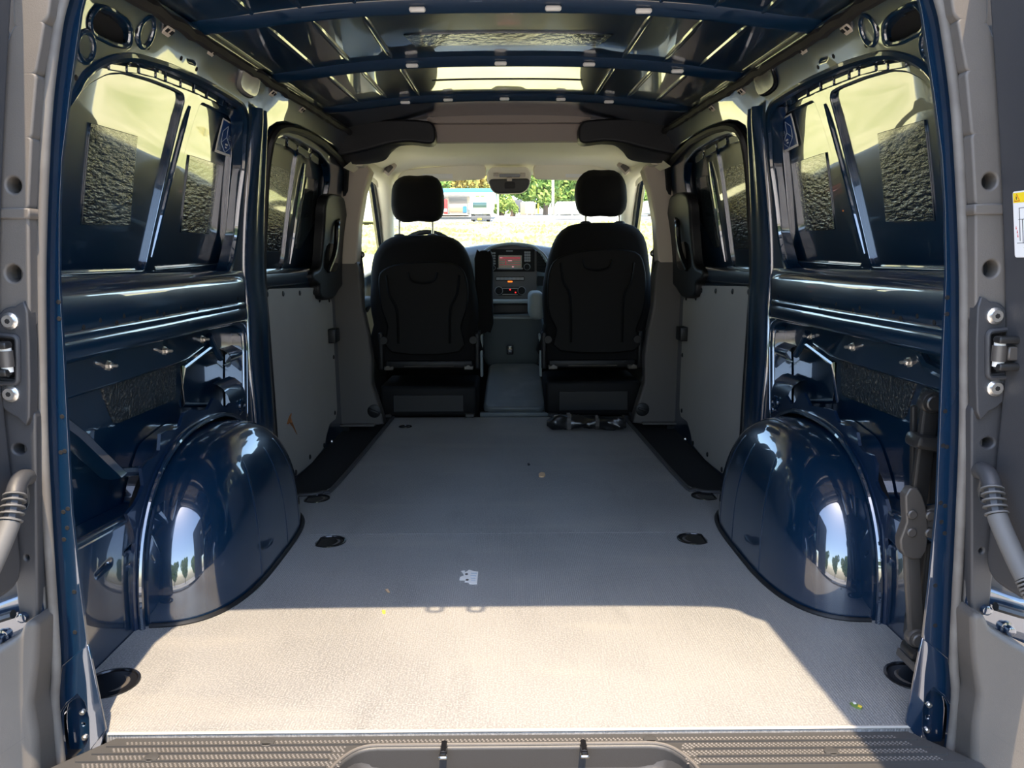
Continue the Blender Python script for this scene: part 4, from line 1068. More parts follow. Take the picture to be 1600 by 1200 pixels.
# ================================================================== THINGS
# ---- tie-down cups in the floor
CL = ['black tie-down cup at the rear left corner, beside the sill', 'black tie-down cup at the rear right corner, under the jack',
      'D-shaped tie-down cup beside the left wheel arch', 'D-shaped tie-down cup beside the right wheel arch',
      'small tie-down cup ahead of the left wheel arch', 'small tie-down cup ahead of the right wheel arch', 'tiny tie-down cup behind the left seat']
for (x, y, r), lab in zip(CUPS, CL):
    root = tag(empty('tie_down', (x, y, -.02)), lab, 'tie-down', 'floor tie-downs')
    s = 1 if x < 0 else -1
    def D(a, k, fl):     # D outline: flat on the wall side
        px, py = k*math.cos(a), k*math.sin(a)
        return (x+s*max(px, -fl*k), y+py)
    fl = .72 if .04 < r < .045 else 1
    rings = [[(*D(a, r*k, fl), z) for a in np.linspace(0, 2*PI, 33)[:-1]] for k, z in ((1.10, .0005), (1.09, .003), (1.0, .0035), (.95, .0), (.88, -.015), (.72, -.024), (.35, -.026))]
    MB().loft(rings, caps=True).build('cup', 'black_gloss', root, smooth=50)
    MB().rbox((x, y, -.012), (.012, r*1.6, .012), .003, 2).build('cross_bar', 'black_gloss', root)
    P = [(*D(a, r*.64, .9), -.006+.004*math.cos(a)) for a in np.linspace(0, 2*PI, 25)[:-1]]
    MB().tube(P, .005, 8, closed=True).build('lashing_ring', 'jack_steel', root)

# ---- seats
def slab(poly, y, T, r, name, material, parent, lean=0., grid=.05, seg=5, bulge=0., two=True):
    P = np.array(poly); c = P.mean(0); hw = (P.max(0)-P.min(0))/2
    def mp(u, v, d):
        k = max(0, 1-((u-c[0])/hw[0])**2)*max(0, 1-((v-c[1])/hw[1])**2)
        return (u, y+d-lean*(v-.4)+(bulge*k*(2*d/T-1) if T else 0), v)
    mb = MB(); sheet(mb, poly, mp, grid=grid, T=T, r=r, seg=seg, two=two)
    return mb.build(name, material, parent, smooth=75)
def inset(poly, r):     # shrink a polygon so that the rolled edge lands on the traced outline
    c = np.mean(poly, 0); out = []
    for p in poly:
        d = np.array(p)-c; L = np.hypot(*d); out.append(tuple(c+d*(L-r)/L))
    return out
def build_seat(side, lab, back, panel, head, posts, post_y, basebox, yb=2.84):
    root = tag(empty('cab_seat', (side*.43, 2.9, 0)), lab, 'seat', 'front cab seats')
    b = slab(inset(smooth_loop(BY(back, yb), 3), .05), yb, .15, .05, 'backrest', 'seat_cloth', root, bulge=.012)
    p = slab(smooth_loop(BY(panel, yb-.02), 3), yb-.022, .03, .010, 'back_panel', 'seat_shell', b)
    xs = [q[0] for q in BY(panel, yb-.02)]; zs = [q[1] for q in BY(panel, yb-.02)]
    cx = (min(xs)+max(xs))/2; zt = max(zs)
    P = smooth_path([(cx-.075, yb-.024, zt-.045), (cx-.06, yb-.026, zt-.085), (cx, yb-.026, zt-.10), (cx+.06, yb-.026, zt-.085), (cx+.075, yb-.024, zt-.045)], 5)
    MB().tube(P, .007, 6).build('grip_rim', 'seat_shell', p)
    for s in (-1, 1):
        P = smooth_path([(cx+s*.19, yb-.022, zt-.06), (cx+s*.175, yb-.024, zt-.16), (cx+s*.14, yb-.026, zt-.24), (cx+s*.135, yb-.024, min(zs)+.04)], 5)
        MB().tube(P, .008, 6).build('panel_crease', 'seat_shell', p)
    h = slab(inset(smooth_loop(BY(head, yb+.02), 3), .035), yb+.02, .11, .04, 'headrest', 'seat_cloth', root, bulge=.01)
    for px in posts:
        a = BY([(px, post_y[0]-6), (px, post_y[1]+6)], yb+.07)
        MB().tube([(a[0][0], yb+.07, a[0][1]), (a[1][0], yb+.07, a[1][1])], .0065, 10).build('headrest_post', 'steel', h)
        q = BY([(px, post_y[1])], yb+.07)[0]
        MB().lathe([(.03, -.006), (.028, .006), (.016, .012)], (q[0], yb+.07, q[1]), (0, 0, 1), 14).build('post_collar', 'black_plastic', b)
    # cushion, recliner plates, base box
    x0, x1 = basebox[0], basebox[1]; cx = (x0+x1)/2
    MB().rbox((cx, 3.16, .36), (.50, .52, .14), .05, 4).build('cushion', 'seat_cloth', root)
    for s in (-1, 1):
        MB().rbox((cx+s*.255, 2.90, .34), (.03, .16, .20), .012, 3).build('recliner_plate', 'black_plastic', root)
        MB().lathe([(.022, 0), (.020, .010)], (cx+s*.235, 2.81, .40), (0, -1, 0), 12).build('hinge_cap', 'black_plastic', root)
        MB().rbox((cx+s*.21, 2.85, .255), (.05, .14, .02), .004, 1).build('seat_rail', 'jack_steel', root)
        MB().lathe([(.012, 0), (.012, .006)], (cx+s*.21, 2.76, .262), (0, -1, 0), 8).build('rail_bolt', 'jack_steel', root)
    MB().rbox((cx, 2.86, .27), (.46, .10, .04), .01, 2).build('seat_frame', 'black_plastic', root)
    MB().tube([(cx-.13, 2.80, .262), (cx+.13, 2.80, .262)], .004, 6).build('adjuster_bar', 'jack_steel', root)
    zt = basebox[2]
    bb = MB().rbox((cx, 2.95, zt/2), (x1-x0, .42, zt), .02, 3).build('base_box', 'seat_shell', root)
    MB().rbox((cx, 2.738, zt*.45), ((x1-x0)*.72, .006, zt*.55), .003, 1).build('base_cover', 'black_plastic', bb)
    for s in (-1, 1): MB().rbox((cx+s*(x1-x0)*.42, 2.735, .012), (.05, .03, .02), .004, 1).build('floor_bracket', 'jack_black', bb)
    return root, b
lb = BY([(592, 604), (746, 604)], 2.74); rb = BY([(852, 596), (1003, 596)], 2.74)
sL, bL = build_seat(-1, 'black cloth driver seat on the left, its inner armrest folded upright',
    [(577, 450), (579, 415), (588, 388), (606, 372), (640, 367), (690, 368), (716, 377), (731, 400), (741, 440), (746, 485), (742, 530), (741, 572), (592, 572), (586, 520), (578, 485)],
    [(594, 440), (600, 424), (630, 414), (690, 412), (718, 420), (728, 445), (727, 480), (718, 510), (716, 548), (612, 548), (608, 510), (598, 480)],
    [(611, 308), (614, 288), (626, 277), (652, 275), (678, 277), (687, 288), (691, 310), (689, 333), (680, 342), (650, 343), (622, 342), (613, 330)], (624, 676), (342, 369), (lb[0][0], lb[1][0], lb[0][1]))
sR, bR = build_seat(1, 'black cloth passenger seat on the right, its inner armrest folded down',
    [(849, 470), (853, 425), (864, 385), (880, 358), (905, 349), (945, 347), (985, 350), (1005, 364), (1015, 400), (1020, 450), (1017, 490), (1009, 530), (1005, 572), (855, 572), (855, 520)],
    [(858, 460), (861, 425), (873, 406), (905, 396), (950, 392), (992, 396), (1004, 415), (1007, 450), (1003, 485), (992, 515), (990, 546), (876, 546), (872, 515), (861, 490)],
    [(901, 300), (905, 281), (918, 268), (940, 266), (964, 268), (976, 281), (980, 302), (978, 324), (970, 333), (940, 335), (912, 333), (904, 322)], (915, 968), (333, 349), (rb[0][0], rb[1][0], rb[0][1]))
a = BY([(745, 402), (748, 395), (756, 393), (763, 395), (767, 403), (767, 508), (762, 516), (752, 519), (747, 514)], 2.95)
slab(inset(smooth_loop(a, 2), .008), 2.93, .09, .015, 'armrest', 'seat_cloth', sL)
a = at(839, 460, y=3.0); a2 = at(839, 499, y=3.0)
MB().rbox((a[0], 3.15, (a[2]+a2[2])/2+.005), (.085, .34, .15), .03, 4).build('armrest', 'dash_light', sR)
for root, s, x in ((sL, 1, lb[1][0]), (sR, -1, rb[0][0])):
    MB().rbox((x+s*.02, 2.92, .37), (.014, .10, .10), .005, 2).build('side_lever', 'dash_light', root)
    MB().rbox((x+s*.02, 2.86, .27), (.014, .06, .14), .005, 2).build('side_lever', 'dash_light', root)
    MB().rbox((x+s*.005, 2.90, .40), (.02, .05, .09), .008, 2).build('belt_buckle', 'black_plastic', root)

# ---- dashboard
ds = tag(empty('dashboard', (0, 3.6, .3)), 'dark dashboard with radio stack, air vents and lower console between the seats', 'dashboard')
prof = [(3.62, .30), (3.52, .42), (3.50, .62), (3.52, .76), (3.56, .84), (3.64, .885), (3.80, .90), (4.10, .87), (4.45, .80), (4.45, .30)]
rings = []
for x in np.linspace(-.84, .84, 43):
    k = math.exp(-(x/.24)**4); e = abs(x)/.84
    rings.append([(x, y+(.06*e*e if y < 4.0 else -.18*e*e)+.02*(1-k), z+(.022*k if z > .8 and y < 3.9 else 0)-.02*e*e*(z > .5)) for y, z in prof])
MB().loft(rings, closed=True, caps=True).build('dash_body', 'dash', ds, smooth=50)
YD = 3.485
st = slab(rpoly(BY([(763, 470), (763, 396), (770, 388), (800, 384), (832, 388), (838, 394), (838, 470)], YD), .012), YD, .05, .005, 'centre_stack', 'dark_plastic', ds, grid=.08, two=False)
arc = smooth_path([(x, YD-.004, z) for x, z in BY([(746, 404), (758, 392), (772, 385), (800, 381), (832, 385), (846, 396), (856, 412)], YD)], 5)
MB().tube(arc, .012, 8, flat=.8).build('hood_rim', 'dash_light', ds)
def dpatch(pts, e, name, m, parent, r=.002, T=.004, rnd=.003):
    mb = MB(); sheet(mb, rpoly(BY(pts, YD-e), rnd), lambda u, v, d: (u, YD-e+d, v), grid=.06, T=T, r=r); return mb.build(name, m, parent)
def rect(x0, y0, x1, y1): return [(x0, y0), (x1, y0), (x1, y1), (x0, y1)]
rad = dpatch(rect(766, 390, 835, 424), .004, 'radio', 'seat_shell', st)
scr = dpatch(rect(779, 399, 815, 419), .007, 'screen', 'screen', rad)
for x0, y0, x1, y1, m_ in ((780.5, 401.5, 813, 404.5, 'screen_red'), (780.5, 405.8, 813, 406.6, 'screen_red'), (789.5, 406.5, 791, 413.5, 'screen_red'), (780.5, 413.2, 813, 414, 'screen_red'), (794, 406.7, 800, 408, 'screen_pink'), (781, 402, 785, 403.3, 'screen_pink'), (800, 416, 803, 417.5, 'screen_pink'), (780.5, 410, 813, 410.4, 'screen_red')):
    dpatch(rect(x0, y0, x1, y1), .0085, 'screen_mark', m_, scr, .0002, .001, .0003)
dpatch(rect(777, 418.5, 817, 420.5), .008, 'screen_ledge', 'button', rad, .001)
for i in range(2):
    for j in range(5): dpatch(rect(766.5+i*4.2, 394.5+j*4.1, 769.8+i*4.2, 396.7+j*4.1), .008, 'radio_button', 'button', rad, .001, .003, .001)
for i in range(3):
    for j in range(4): dpatch(rect(819.5+i*3.3, 393+j*4.2, 822+i*3.3, 396+j*4.2), .008, 'radio_button', 'button', rad, .001, .003, .001)
dpatch(rect(791, 391.5, 801, 393), .008, 'disc_slot', 'button', rad, .0005, .002, .001)
def knob(px, py, r, parent, name='knob', y=YD):
    x, z = BY([(px, py)], y)[0]
    k = MB().lathe([(r, 0), (r*.96, .014), (r*.8, .017)], (x, y-.004, z), (0, -1, 0), 20).build(name, 'seat_shell', parent)
    MB().tube([(x+r*1.06*math.cos(t), y-.006, z+r*1.06*math.sin(t)) for t in np.linspace(0, 2*PI, 21)[:-1]], .0025, 6, closed=True).build('knob_rim', 'button', k)
knob(770, 418.5, .014, rad); knob(823.5, 417, .017, rad)
sw = dpatch(rect(775, 433, 819, 438), .005, 'switch_row', 'seat_shell', st)
for k in range(7): dpatch(rect(775.6+k*6.2, 433.6, 781+k*6.2, 437.4), .008, 'switch', 'button', sw, .001, .003, .001)
dpatch(rect(793.5, 439, 800.5, 441), .005, 'amber_lamp', 'led_amber', st, .0005, .002, .001)
cl = dpatch(rect(779, 449, 815, 461), .004, 'climate_panel', 'seat_shell', st)
knob(779.5, 454, .022, cl); knob(815, 454, .022, cl)
for y_ in (450, 459.5): dpatch(rect(785, y_, 809, y_+1), .0075, 'panel_line', 'button', cl, .0005, .001, .0005)
for q in ((797, 452.5), (805.5, 457)): dpatch(rect(q[0]-1, q[1]-1, q[0]+1, q[1]+1), .0085, 'red_lamp', 'led_red', cl, .0003, .001, .001)
# right air vent
vent = dpatch([(839, 391), (848, 397), (856, 410), (855, 426), (839, 424)], .004, 'air_vent', 'black_void', ds, .002, .02, .006)
for k in range(6):
    y_ = 396+k*4.8; x1 = min(856, 846+k*3)
    dpatch(rect(840, y_, x1, y_+1.6), .012, 'vent_slat', 'seat_shell', vent, .0008, .008, .001)
P = [(x, YD-.01, z) for x, z in BY([(838, 389), (848, 395), (857, 409), (856, 428)], YD)]
MB().tube(smooth_path(P, 4), .006, 8).build('vent_rim', 'button', vent)
dpatch(rect(840, 432, 856, 446), .004, 'storage_bin', 'black_void', ds, .002, .01, .004)
# tray and lower console
tr_ = MB().rbox((.03, 3.42, .480), (.33, .16, .03), .012, 3).build('cup_tray', 'dash_light', ds)
MB().rbox((.03, 3.43, .530), (.30, .13, .06), .01, 2).build('tray_opening', 'black_plastic', ds)
MB().rbox((.03, 3.40, .572), (.32, .12, .022), .008, 3).build('tray_lip', 'dash_light', ds)
P = rpoly(BY([(752, 497), (842, 495), (848, 520), (838, 570), (764, 571), (752, 530)], 3.36), .02)
slab(P, 3.36, .12, .02, 'lower_console', 'dash', ds, lean=.25, two=False)
x, z = BY([(797, 547)], 3.33)[0]
so = MB().rbox((x, 3.345, z), (.04, .012, .055), .012, 3).build('power_socket', 'black_gloss', ds)
MB().rbox((x, 3.338, z-.006), (.016, .004, .012), .001, 1).build('socket_mark', 'button', so)
MB().tube([(.47*-1+.19*math.cos(t), 3.40-.06*math.sin(t), .80+.18*math.sin(t)) for t in np.linspace(0, 2*PI, 33)[:-1]], .015, 8, closed=True).build('steering_wheel', 'black_plastic', ds)
MB().rbox((-.47, 3.45, .80), (.36, .05, .05), .02, 3).build('steering_hub', 'black_plastic', ds)
# rubber mat between the seats
mp_ = rpoly([(-.12, 2.80), (.185, 2.80), (.175, 3.34), (-.10, 3.34)], .04)
mb = MB(); sheet(mb, mp_, lambda u, v, d: (u, v, .048+.285*(v-2.80)-d), grid=.06, T=.03, r=.015, seg=4)
tag(mb.build('console_mat', 'mat_rubber'), 'grey rubber mat over the tunnel between the two seats', 'mat')
MB().rbox((.03, 2.76, .010), (.36, .04, .024), .006, 2).build('trim_12', 'mat_rubber'); struct(bpy.data.objects['trim_12'], 'dark threshold strip between the seat bases', 'strip')
MB().add([(-.12, 2.79, -.1), (.19, 2.79, -.1), (.19, 2.79, .02), (-.12, 2.79, .02), (-.12, 3.40, -.1), (.19, 3.40, -.1), (.19, 3.40, .18), (-.12, 3.40, .18)], [(0, 1, 2, 3), (3, 2, 6, 7), (0, 3, 7, 4), (1, 5, 6, 2)]).build('tunnel', 'black_plastic', bpy.data.objects['trim_12'])

# ---- jack strapped beside the right rear pillar
YJ = .14
def J(px, py, y=YJ): p = at(px, py, y=y); return Vector(p)
jk = tag(empty('scissor_jack', J(1430, 1035)), 'black scissor jack stowed upright beside the right rear pillar', 'jack')
def bar(p0, p1, w_, t_, name, m, dy=0., r=.004, parent=jk, ext=0.):
    a, b_ = Vector(p0)+Vector((0, dy, 0)), Vector(p1)+Vector((0, dy, 0)); d = (b_-a); L = d.length+ext; d.normalize()
    sx = d.cross(Vector((0, 1, 0))).normalized(); R = Matrix((sx, d, sx.cross(d))).transposed()
    return MB().rbox((a+b_)/2, (w_, L, t_), r, 2, R).build(name, m, parent)
bar(J(1454, 628), J(1434, 785), .032, .014, 'upper_arm', 'jack_black', 0, .006, ext=.03)
bar(J(1468, 632), J(1458, 790), .018, .05, 'rear_arm', 'jack_black', .03)
bar(J(1422, 850), J(1431, 995), .030, .014, 'lower_arm', 'jack_steel', 0, .006, ext=.02)
bar(J(1456, 850), J(1440, 1010), .018, .05, 'rear_arm', 'jack_black', .03)
bar(J(1448, 640), J(1444, 1000), .012, .012, 'spindle', 'jack_black', .045)
for q, r_, m_ in (((1453, 628), .020, 'jack_black'), ((1430, 995), .019, 'jack_steel')):
    c = J(*q); k = MB().lathe([(r_, 0), (r_, .014), (r_*.9, .017)], c+Vector((0, .006, 0)), (0, -1, 0), 20).build('pivot_eye', m_, jk)
    MB().lathe([(r_*.72, .016), (r_*.72, .022), (r_*.6, .024)], c+Vector((0, .006, 0)), (0, -1, 0), 16).build('pivot_bolt', m_, k)
sd_ = MB()
P = [J(1423, 686), J(1470, 695)]
bar(P[0], P[1], .026, .05, 'saddle_band', 'jack_black', 0, .008)
br = slab(smooth_loop([(p.x, p.z) for p in (J(1412, 772), J(1426, 762), J(1438, 790), J(1441, 840), J(1432, 866), J(1410, 862), J(1404, 840), J(1414, 812))], 2), YJ-.014, .02, .004, 'gear_bracket', 'jack_steel', jk, grid=.03, two=False)
b2 = slab(rpoly([(p.x, p.z) for p in (J(1446, 796), J(1472, 792), J(1472, 838), J(1446, 836))], .005), YJ-.010, .02, .003, 'gear_bracket', 'jack_steel', jk, grid=.03, two=False)
for q, pr in (((1424, 803), br), ((1423, 831), br), ((1452, 805), b2), ((1451, 832), b2)):
    MB().lathe([(.009, 0), (.009, .005), (.007, .007)], J(*q, y=YJ-.012), (0, -1, 0), 12).build('rivet', 'jack_steel', pr)
for k, q in enumerate(((1438, 800), (1438, 812), (1440, 828), (1440, 840))):
    MB().lathe([(.006, -.01), (.006, .01)], J(*q), (0, 1, 0), 8).build('gear_tooth', 'jack_black', jk)
bar(J(1416, 1014), J(1448, 1022), .022, .05, 'foot_block', 'jack_black', 0, .006)
bar(J(1414, 1030), J(1452, 1040), .016, .07, 'foot_plate', 'jack_steel', 0, .004)
bar(J(1462, 850), J(1452, 960), .010, .01, 'white_strap', 'nylon', -.004)

# ---- rolled black pouch with two straps, behind the passenger seat
rr = random.Random(12)
PX = np.linspace(.185, .565, 40)
pr_ = tag(empty('tool_roll', (.37, 2.44, 0)), 'crumpled black plastic tool roll tied with two straps on the floor', 'tool roll')
rings = []
for i, x in enumerate(PX):
    t = i/39; r_ = .030*(1+.35*math.exp(-((t-.16)/.12)**2))*min(1, .45+t*6)*(1 if t < .93 else 1-(t-.93)*4)
    ring = []
    for k in range(18):
        a_ = 2*PI*k/18; w_ = 1+.16*math.sin(3*a_+9*t)+.10*math.sin(5*a_-17*t)+rr.uniform(-.06, .06)
        ring.append((x, 2.44+.02*math.sin(5*t)-.01+r_*1.25*w_*math.cos(a_), max(.001, .033+r_*w_*math.sin(a_))))
    rings.append(ring)
MB().loft(rings, caps=True)  .build('pouch', 'bag_plastic', pr_, smooth=60)
for x in (.292, .427):
    i = int(np.argmin(abs(PX-x))); c = np.mean(rings[i], 0)
    def st_(k): return [tuple(c+(np.array(p)-c)*np.array([0, 1.10, 1.10])+np.array([k, 0, .0])) for p in rings[i]]
    MB().loft([[(x+k, p[1], max(.001, p[2])) for p in st_(0)] for k in (-.009, .009)]).build('strap', 'trim_grey', pr_)

# ---- marks and litter on the floor
def flr(px, py, z=.0): p = at(px, py, z=z); return (p[0], p[1])
def litter(name, label, cat, pts, material, T=.0015, lift=0.):
    P = [flr(*q) for q in pts]
    mb = MB(); rr = random.Random(len(pts)); c = np.mean(P, 0)
    sheet(mb, P, lambda u, v, d: (u, v, T+lift*(((u-c[0])**2+(v-c[1])**2)**.5)-d), grid=.02, T=T, r=.0004)
    return tag(mb.build(name, material), label, cat)
lab = litter('paper_scrap', 'torn white paper label stuck to the grey floor', 'paper scrap',
             [(720, 893), (726, 892), (727, 895), (733, 891), (740, 893), (747, 894), (745, 913), (734, 913), (732, 910), (726, 910), (729, 907), (718, 907), (719, 902), (725, 900), (724, 897)], 'white_sticker')
for q in ((736, 896, 745, 897.5), (735, 900, 744, 901.5), (736, 904, 743, 905.5), (736, 908, 743, 909)):
    P = [flr(a_, b_) for a_, b_ in rect(*q)]; mb = MB(); sheet(mb, P, lambda u, v, d: (u, v, .0019-d), grid=.05, T=.0003, r=.0001); mb.build('print_line', 'ink_light', lab)
for q in ((729, 898), (730, 907)):
    P = ell(flr(*q), .004, .006, 10); mb = MB(); sheet(mb, P, lambda u, v, d: (u, v, .0019-d), grid=.05, T=.0003, r=.0001); mb.build('torn_hole', 'trim_grey', lab)
litter('wood_chip', 'tan chip lying mid floor behind the passenger seat', 'chip', [(842, 741), (846, 739), (851, 740), (852, 744), (848, 746), (842, 745)], 'chip', .004)
litter('dead_leaf', 'tiny tan leaf bit on the shaded floor left of the paper', 'leaf', [(602, 922), (606, 921), (609, 926), (606, 926)], 'chip', .002)
litter('yellow_petal', 'tiny yellow petal at the edge of the sunlit floor', 'petal', [(597, 955), (602, 955), (602, 959), (598, 959)], 'leaf_yellow', .003)
lf = litter('leaf_litter', 'small green and yellow leaf fragment at the rear right floor', 'leaf', [(1328, 1100), (1335, 1099), (1342, 1104), (1347, 1107), (1345, 1109), (1338, 1107), (1332, 1104)], 'leaf_green', .003)
P = [flr(*q) for q in ((1341, 1104), (1347, 1107), (1345, 1109), (1340, 1107))]; mb = MB(); sheet(mb, P, lambda u, v, d: (u, v, .0045-d), grid=.05, T=.001, r=.0002); mb.build('yellow_tip', 'leaf_yellow', lf)
P = [flr(*q) for q in ((1332, 1100), (1336, 1100), (1338, 1103), (1334, 1103))]; mb = MB(); sheet(mb, P, lambda u, v, d: (u, v, .0045-d), grid=.05, T=.001, r=.0002); mb.build('white_tip', 'white_sticker', lf)
litter('dirt_speck', 'tiny dark speck on the floor ahead of the chip', 'speck', [(824, 725), (827, 724.5), (828, 727), (825, 727.5)], 'ink', .003)

# ---- blue stickers on the window blanks
for sd in (-1, 1):
    Q = WP([(349, 184), (370, 197), (361, 246), (336, 237)] if sd < 0 else [(349, 180), (373, 193), (362, 243), (338, 231)], skin, .006)
    A, B_, C_, D_ = [np.array(q) for q in Q]
    def bil(s, t): return (A*(1-s)+B_*s)*(1-t)+(D_*(1-s)+C_*s)*t
    def pt(s, t, e): y, z = bil(s, t); return (sd*(skin(y, z)+.0105-e), y, z)
    def patch(pts, e, name, m, parent):
        mb = MB(); sheet(mb, pts, lambda u, v, d: pt(u, v, e-d), grid=.25, T=.0006, r=.0004); return mb.build(name, m, parent)
    so = patch(rect(0, 0, 1, 1), .004, 'info_sticker', 'white_sticker', None)
    tag(so, 'blue sticker with white border and van diagram on the %s window blank' % SIDE[sd], 'sticker', 'blue van diagram stickers')
    patch(rect(.07, .05, .93, .93), .005, 'sticker_field', 'blue_sticker', so)
    def lin(a_, b_, w_=.02):
        a_, b_ = np.array(a_), np.array(b_); d = (b_-a_)/np.linalg.norm(b_-a_); n_ = np.array([-d[1], d[0]])*w_/2
        patch([tuple(a_+n_), tuple(b_+n_), tuple(b_-n_), tuple(a_-n_)], .0058, 'diagram_line', 'ink_light', so)
    for a_, b_ in (((.45, .15), (.18, .35)), ((.45, .15), (.50, .48)), ((.50, .48), (.22, .68)), ((.22, .68), (.55, .93)), ((.55, .93), (.85, .72)), ((.85, .72), (.50, .48)), ((.18, .35), (.22, .68))): lin(a_, b_)
    for t in (.40, .45, .50): lin((.60, t), (.86, t+.01), .012)
    patch(rect(.50, .66, .66, .71), .006, 'diagram_mark', 'white_sticker', so); patch(rect(.52, .75, .62, .79), .006, 'diagram_mark', 'white_sticker', so)
    if sd < 0: patch(rect(.80, .10, .87, .20), .006, 'diagram_mark', 'white_sticker', so)

# ================================================================== OUTSIDE
# The lot slopes up ahead of the van.
TILT = .0787
def gz(y): return -.66+TILT*y
def GP(px, y): p = at(px, 400, y=y); return p[0]
def plane(name, x0, x1, y0, y1, dz, material, label, cat, n=12, wav=0.):
    mb = MB(); rr = random.Random(5); xs = np.linspace(x0, x1, n*2); ys = np.linspace(y0, y1, n)
    V = [(x, y, gz(y)+dz+wav*rr.uniform(-1, 1)) for y in ys for x in xs]; k = len(xs)
    mb.add(V, [(j*k+i, j*k+i+1, (j+1)*k+i+1, (j+1)*k+i) for j in range(n-1) for i in range(k-1)])
    o = mb.build(name, material, smooth=0); return struct(o, label, cat)
plane('floor_pavement', -90, 90, -60, 160, 0, 'asphalt', 'pale sunlit pavement the van stands on', 'pavement')
plane('floor_lawn', -60, 60, 4.7, 54, .03, 'grass', 'sunlit yellow green lawn ahead of the van', 'lawn', 14, .02)
# low grass clumps that break up the lawn
rr = random.Random(2); V = []; Fc = []
for _ in range(5200):
    y = rr.uniform(20, 53); x = rr.uniform(-.33, .33)*(y+1.2)
    h = rr.uniform(.05, .16)
    if y > 46 and x < -7: continue
    for k in range(2):
        a_ = rr.uniform(0, PI); dx, dy = .16*math.cos(a_), .16*math.sin(a_); q = len(V); z = gz(y)+.02
        V += [(x-dx, y-dy, z), (x+dx, y+dy, z), (x+rr.uniform(-.05, .05), y, z+h)]; Fc.append((q, q+1, q+2))
mb = MB(); mb.add(V, Fc); tag(mb.build('grass_clumps', 'grass', smooth=0), 'rough yellow green grass clumps across the lawn', 'grass', kind='stuff')

def P3(px, py, y): p = at(px, py, y=y); return p
def tree(name, px, y, top_px, half_px, material, label, group=None, bottom_px=None, seed=1):
    c = P3(px, top_px, y); zt = c[2]; x = c[0]; zb = gz(y); sc = (y+1.22)/F; rx = half_px*sc
    root = tag(empty(name, (x, y, zb)), label, 'tree', group)
    rr = random.Random(seed); V = []; Fc = []
    z0 = zb+.12*(zt-zb) if bottom_px is None else P3(px, bottom_px, y)[2]
    cz = (zt+z0)/2; rz = (zt-z0)/2
    blobs = [(rr.gauss(0, .42), rr.gauss(0, .42), rr.uniform(-.75, .75), rr.uniform(.32, .52)) for _ in range(16)]
    for bx, by, bz, br_ in blobs:
        for _ in range(120):
            d = Vector((rr.gauss(0, 1), rr.gauss(0, 1), rr.gauss(0, 1))).normalized()*br_*rr.uniform(.8, 1.05)
            p = Vector((x+(bx+d.x)*rx, y+(by+d.y)*rx*.8, cz+(bz+d.z)*rz*.9))
            s_ = .17*rx*rr.uniform(.5, 1); q = len(V)
            u = Vector((rr.gauss(0, 1), rr.gauss(0, 1), rr.gauss(0, 1))).normalized(); w_ = u.orthogonal().normalized()
            V += [p-u*s_, p+w_*s_*.6, p+u*s_, p-w_*s_*.6]; Fc.append((q, q+1, q+2, q+3))
    mb = MB(); mb.add(V, Fc); mb.build('crown', material, root, smooth=0, kind='stuff')
    MB().tube([(x, y, zb-.2), (x+.1, y, zb+.4*(cz-zb)), (x-.1, y, cz)], [.28, .22, .14], 8).build('trunk', 'bark', root)
    return root
TR = [('broad_tree', 712, 92, 268, 34, 'tree_gold', 'golden leafed tree behind the left headrest and canopy'),
      ('broad_tree', 748, 99, 262, 26, 'tree_gold', 'golden tree above the white delivery truck'),
      ('broad_tree', 775, 104, 255, 24, 'tree_green', 'green tree behind the mirror housing'),
      ('broad_tree', 822, 97, 250, 30, 'tree_green', 'tall green tree just right of the mirror housing'),
      ('broad_tree', 852, 80, 246, 34, 'tree_green', 'large green tree behind the utility pole'),
      ('broad_tree', 893, 99, 248, 36, 'tree_green', 'green tree behind the right headrest'),
      ('broad_tree', 945, 82, 250, 40, 'tree_green', 'green tree hidden mostly by the right headrest'),
      ('broad_tree', 1018, 72, 252, 32, 'tree_green', 'green tree seen through the right door window'),
      ('broad_tree', 655, 88, 262, 40, 'tree_green', 'green tree mostly behind the left headrest'),
      ('broad_tree', 575, 90, 268, 30, 'tree_green', 'green tree seen through the left door window'),
      ('leafy_bush', 783, 78, 305, 16, 'tree_green', 'rounded green bush to the right of the truck'),
      ('leafy_bush', 800, 69, 312, 9, 'tree_green', 'small green bush left of the wooden fence')]
for i, (nm, px, y, tp, hp, m_, lab) in enumerate(TR): tree(nm, px, y, tp, hp, m_, lab, 'trees behind the lot', seed=20+i, bottom_px=(334 if nm == 'leafy_bush' else None))
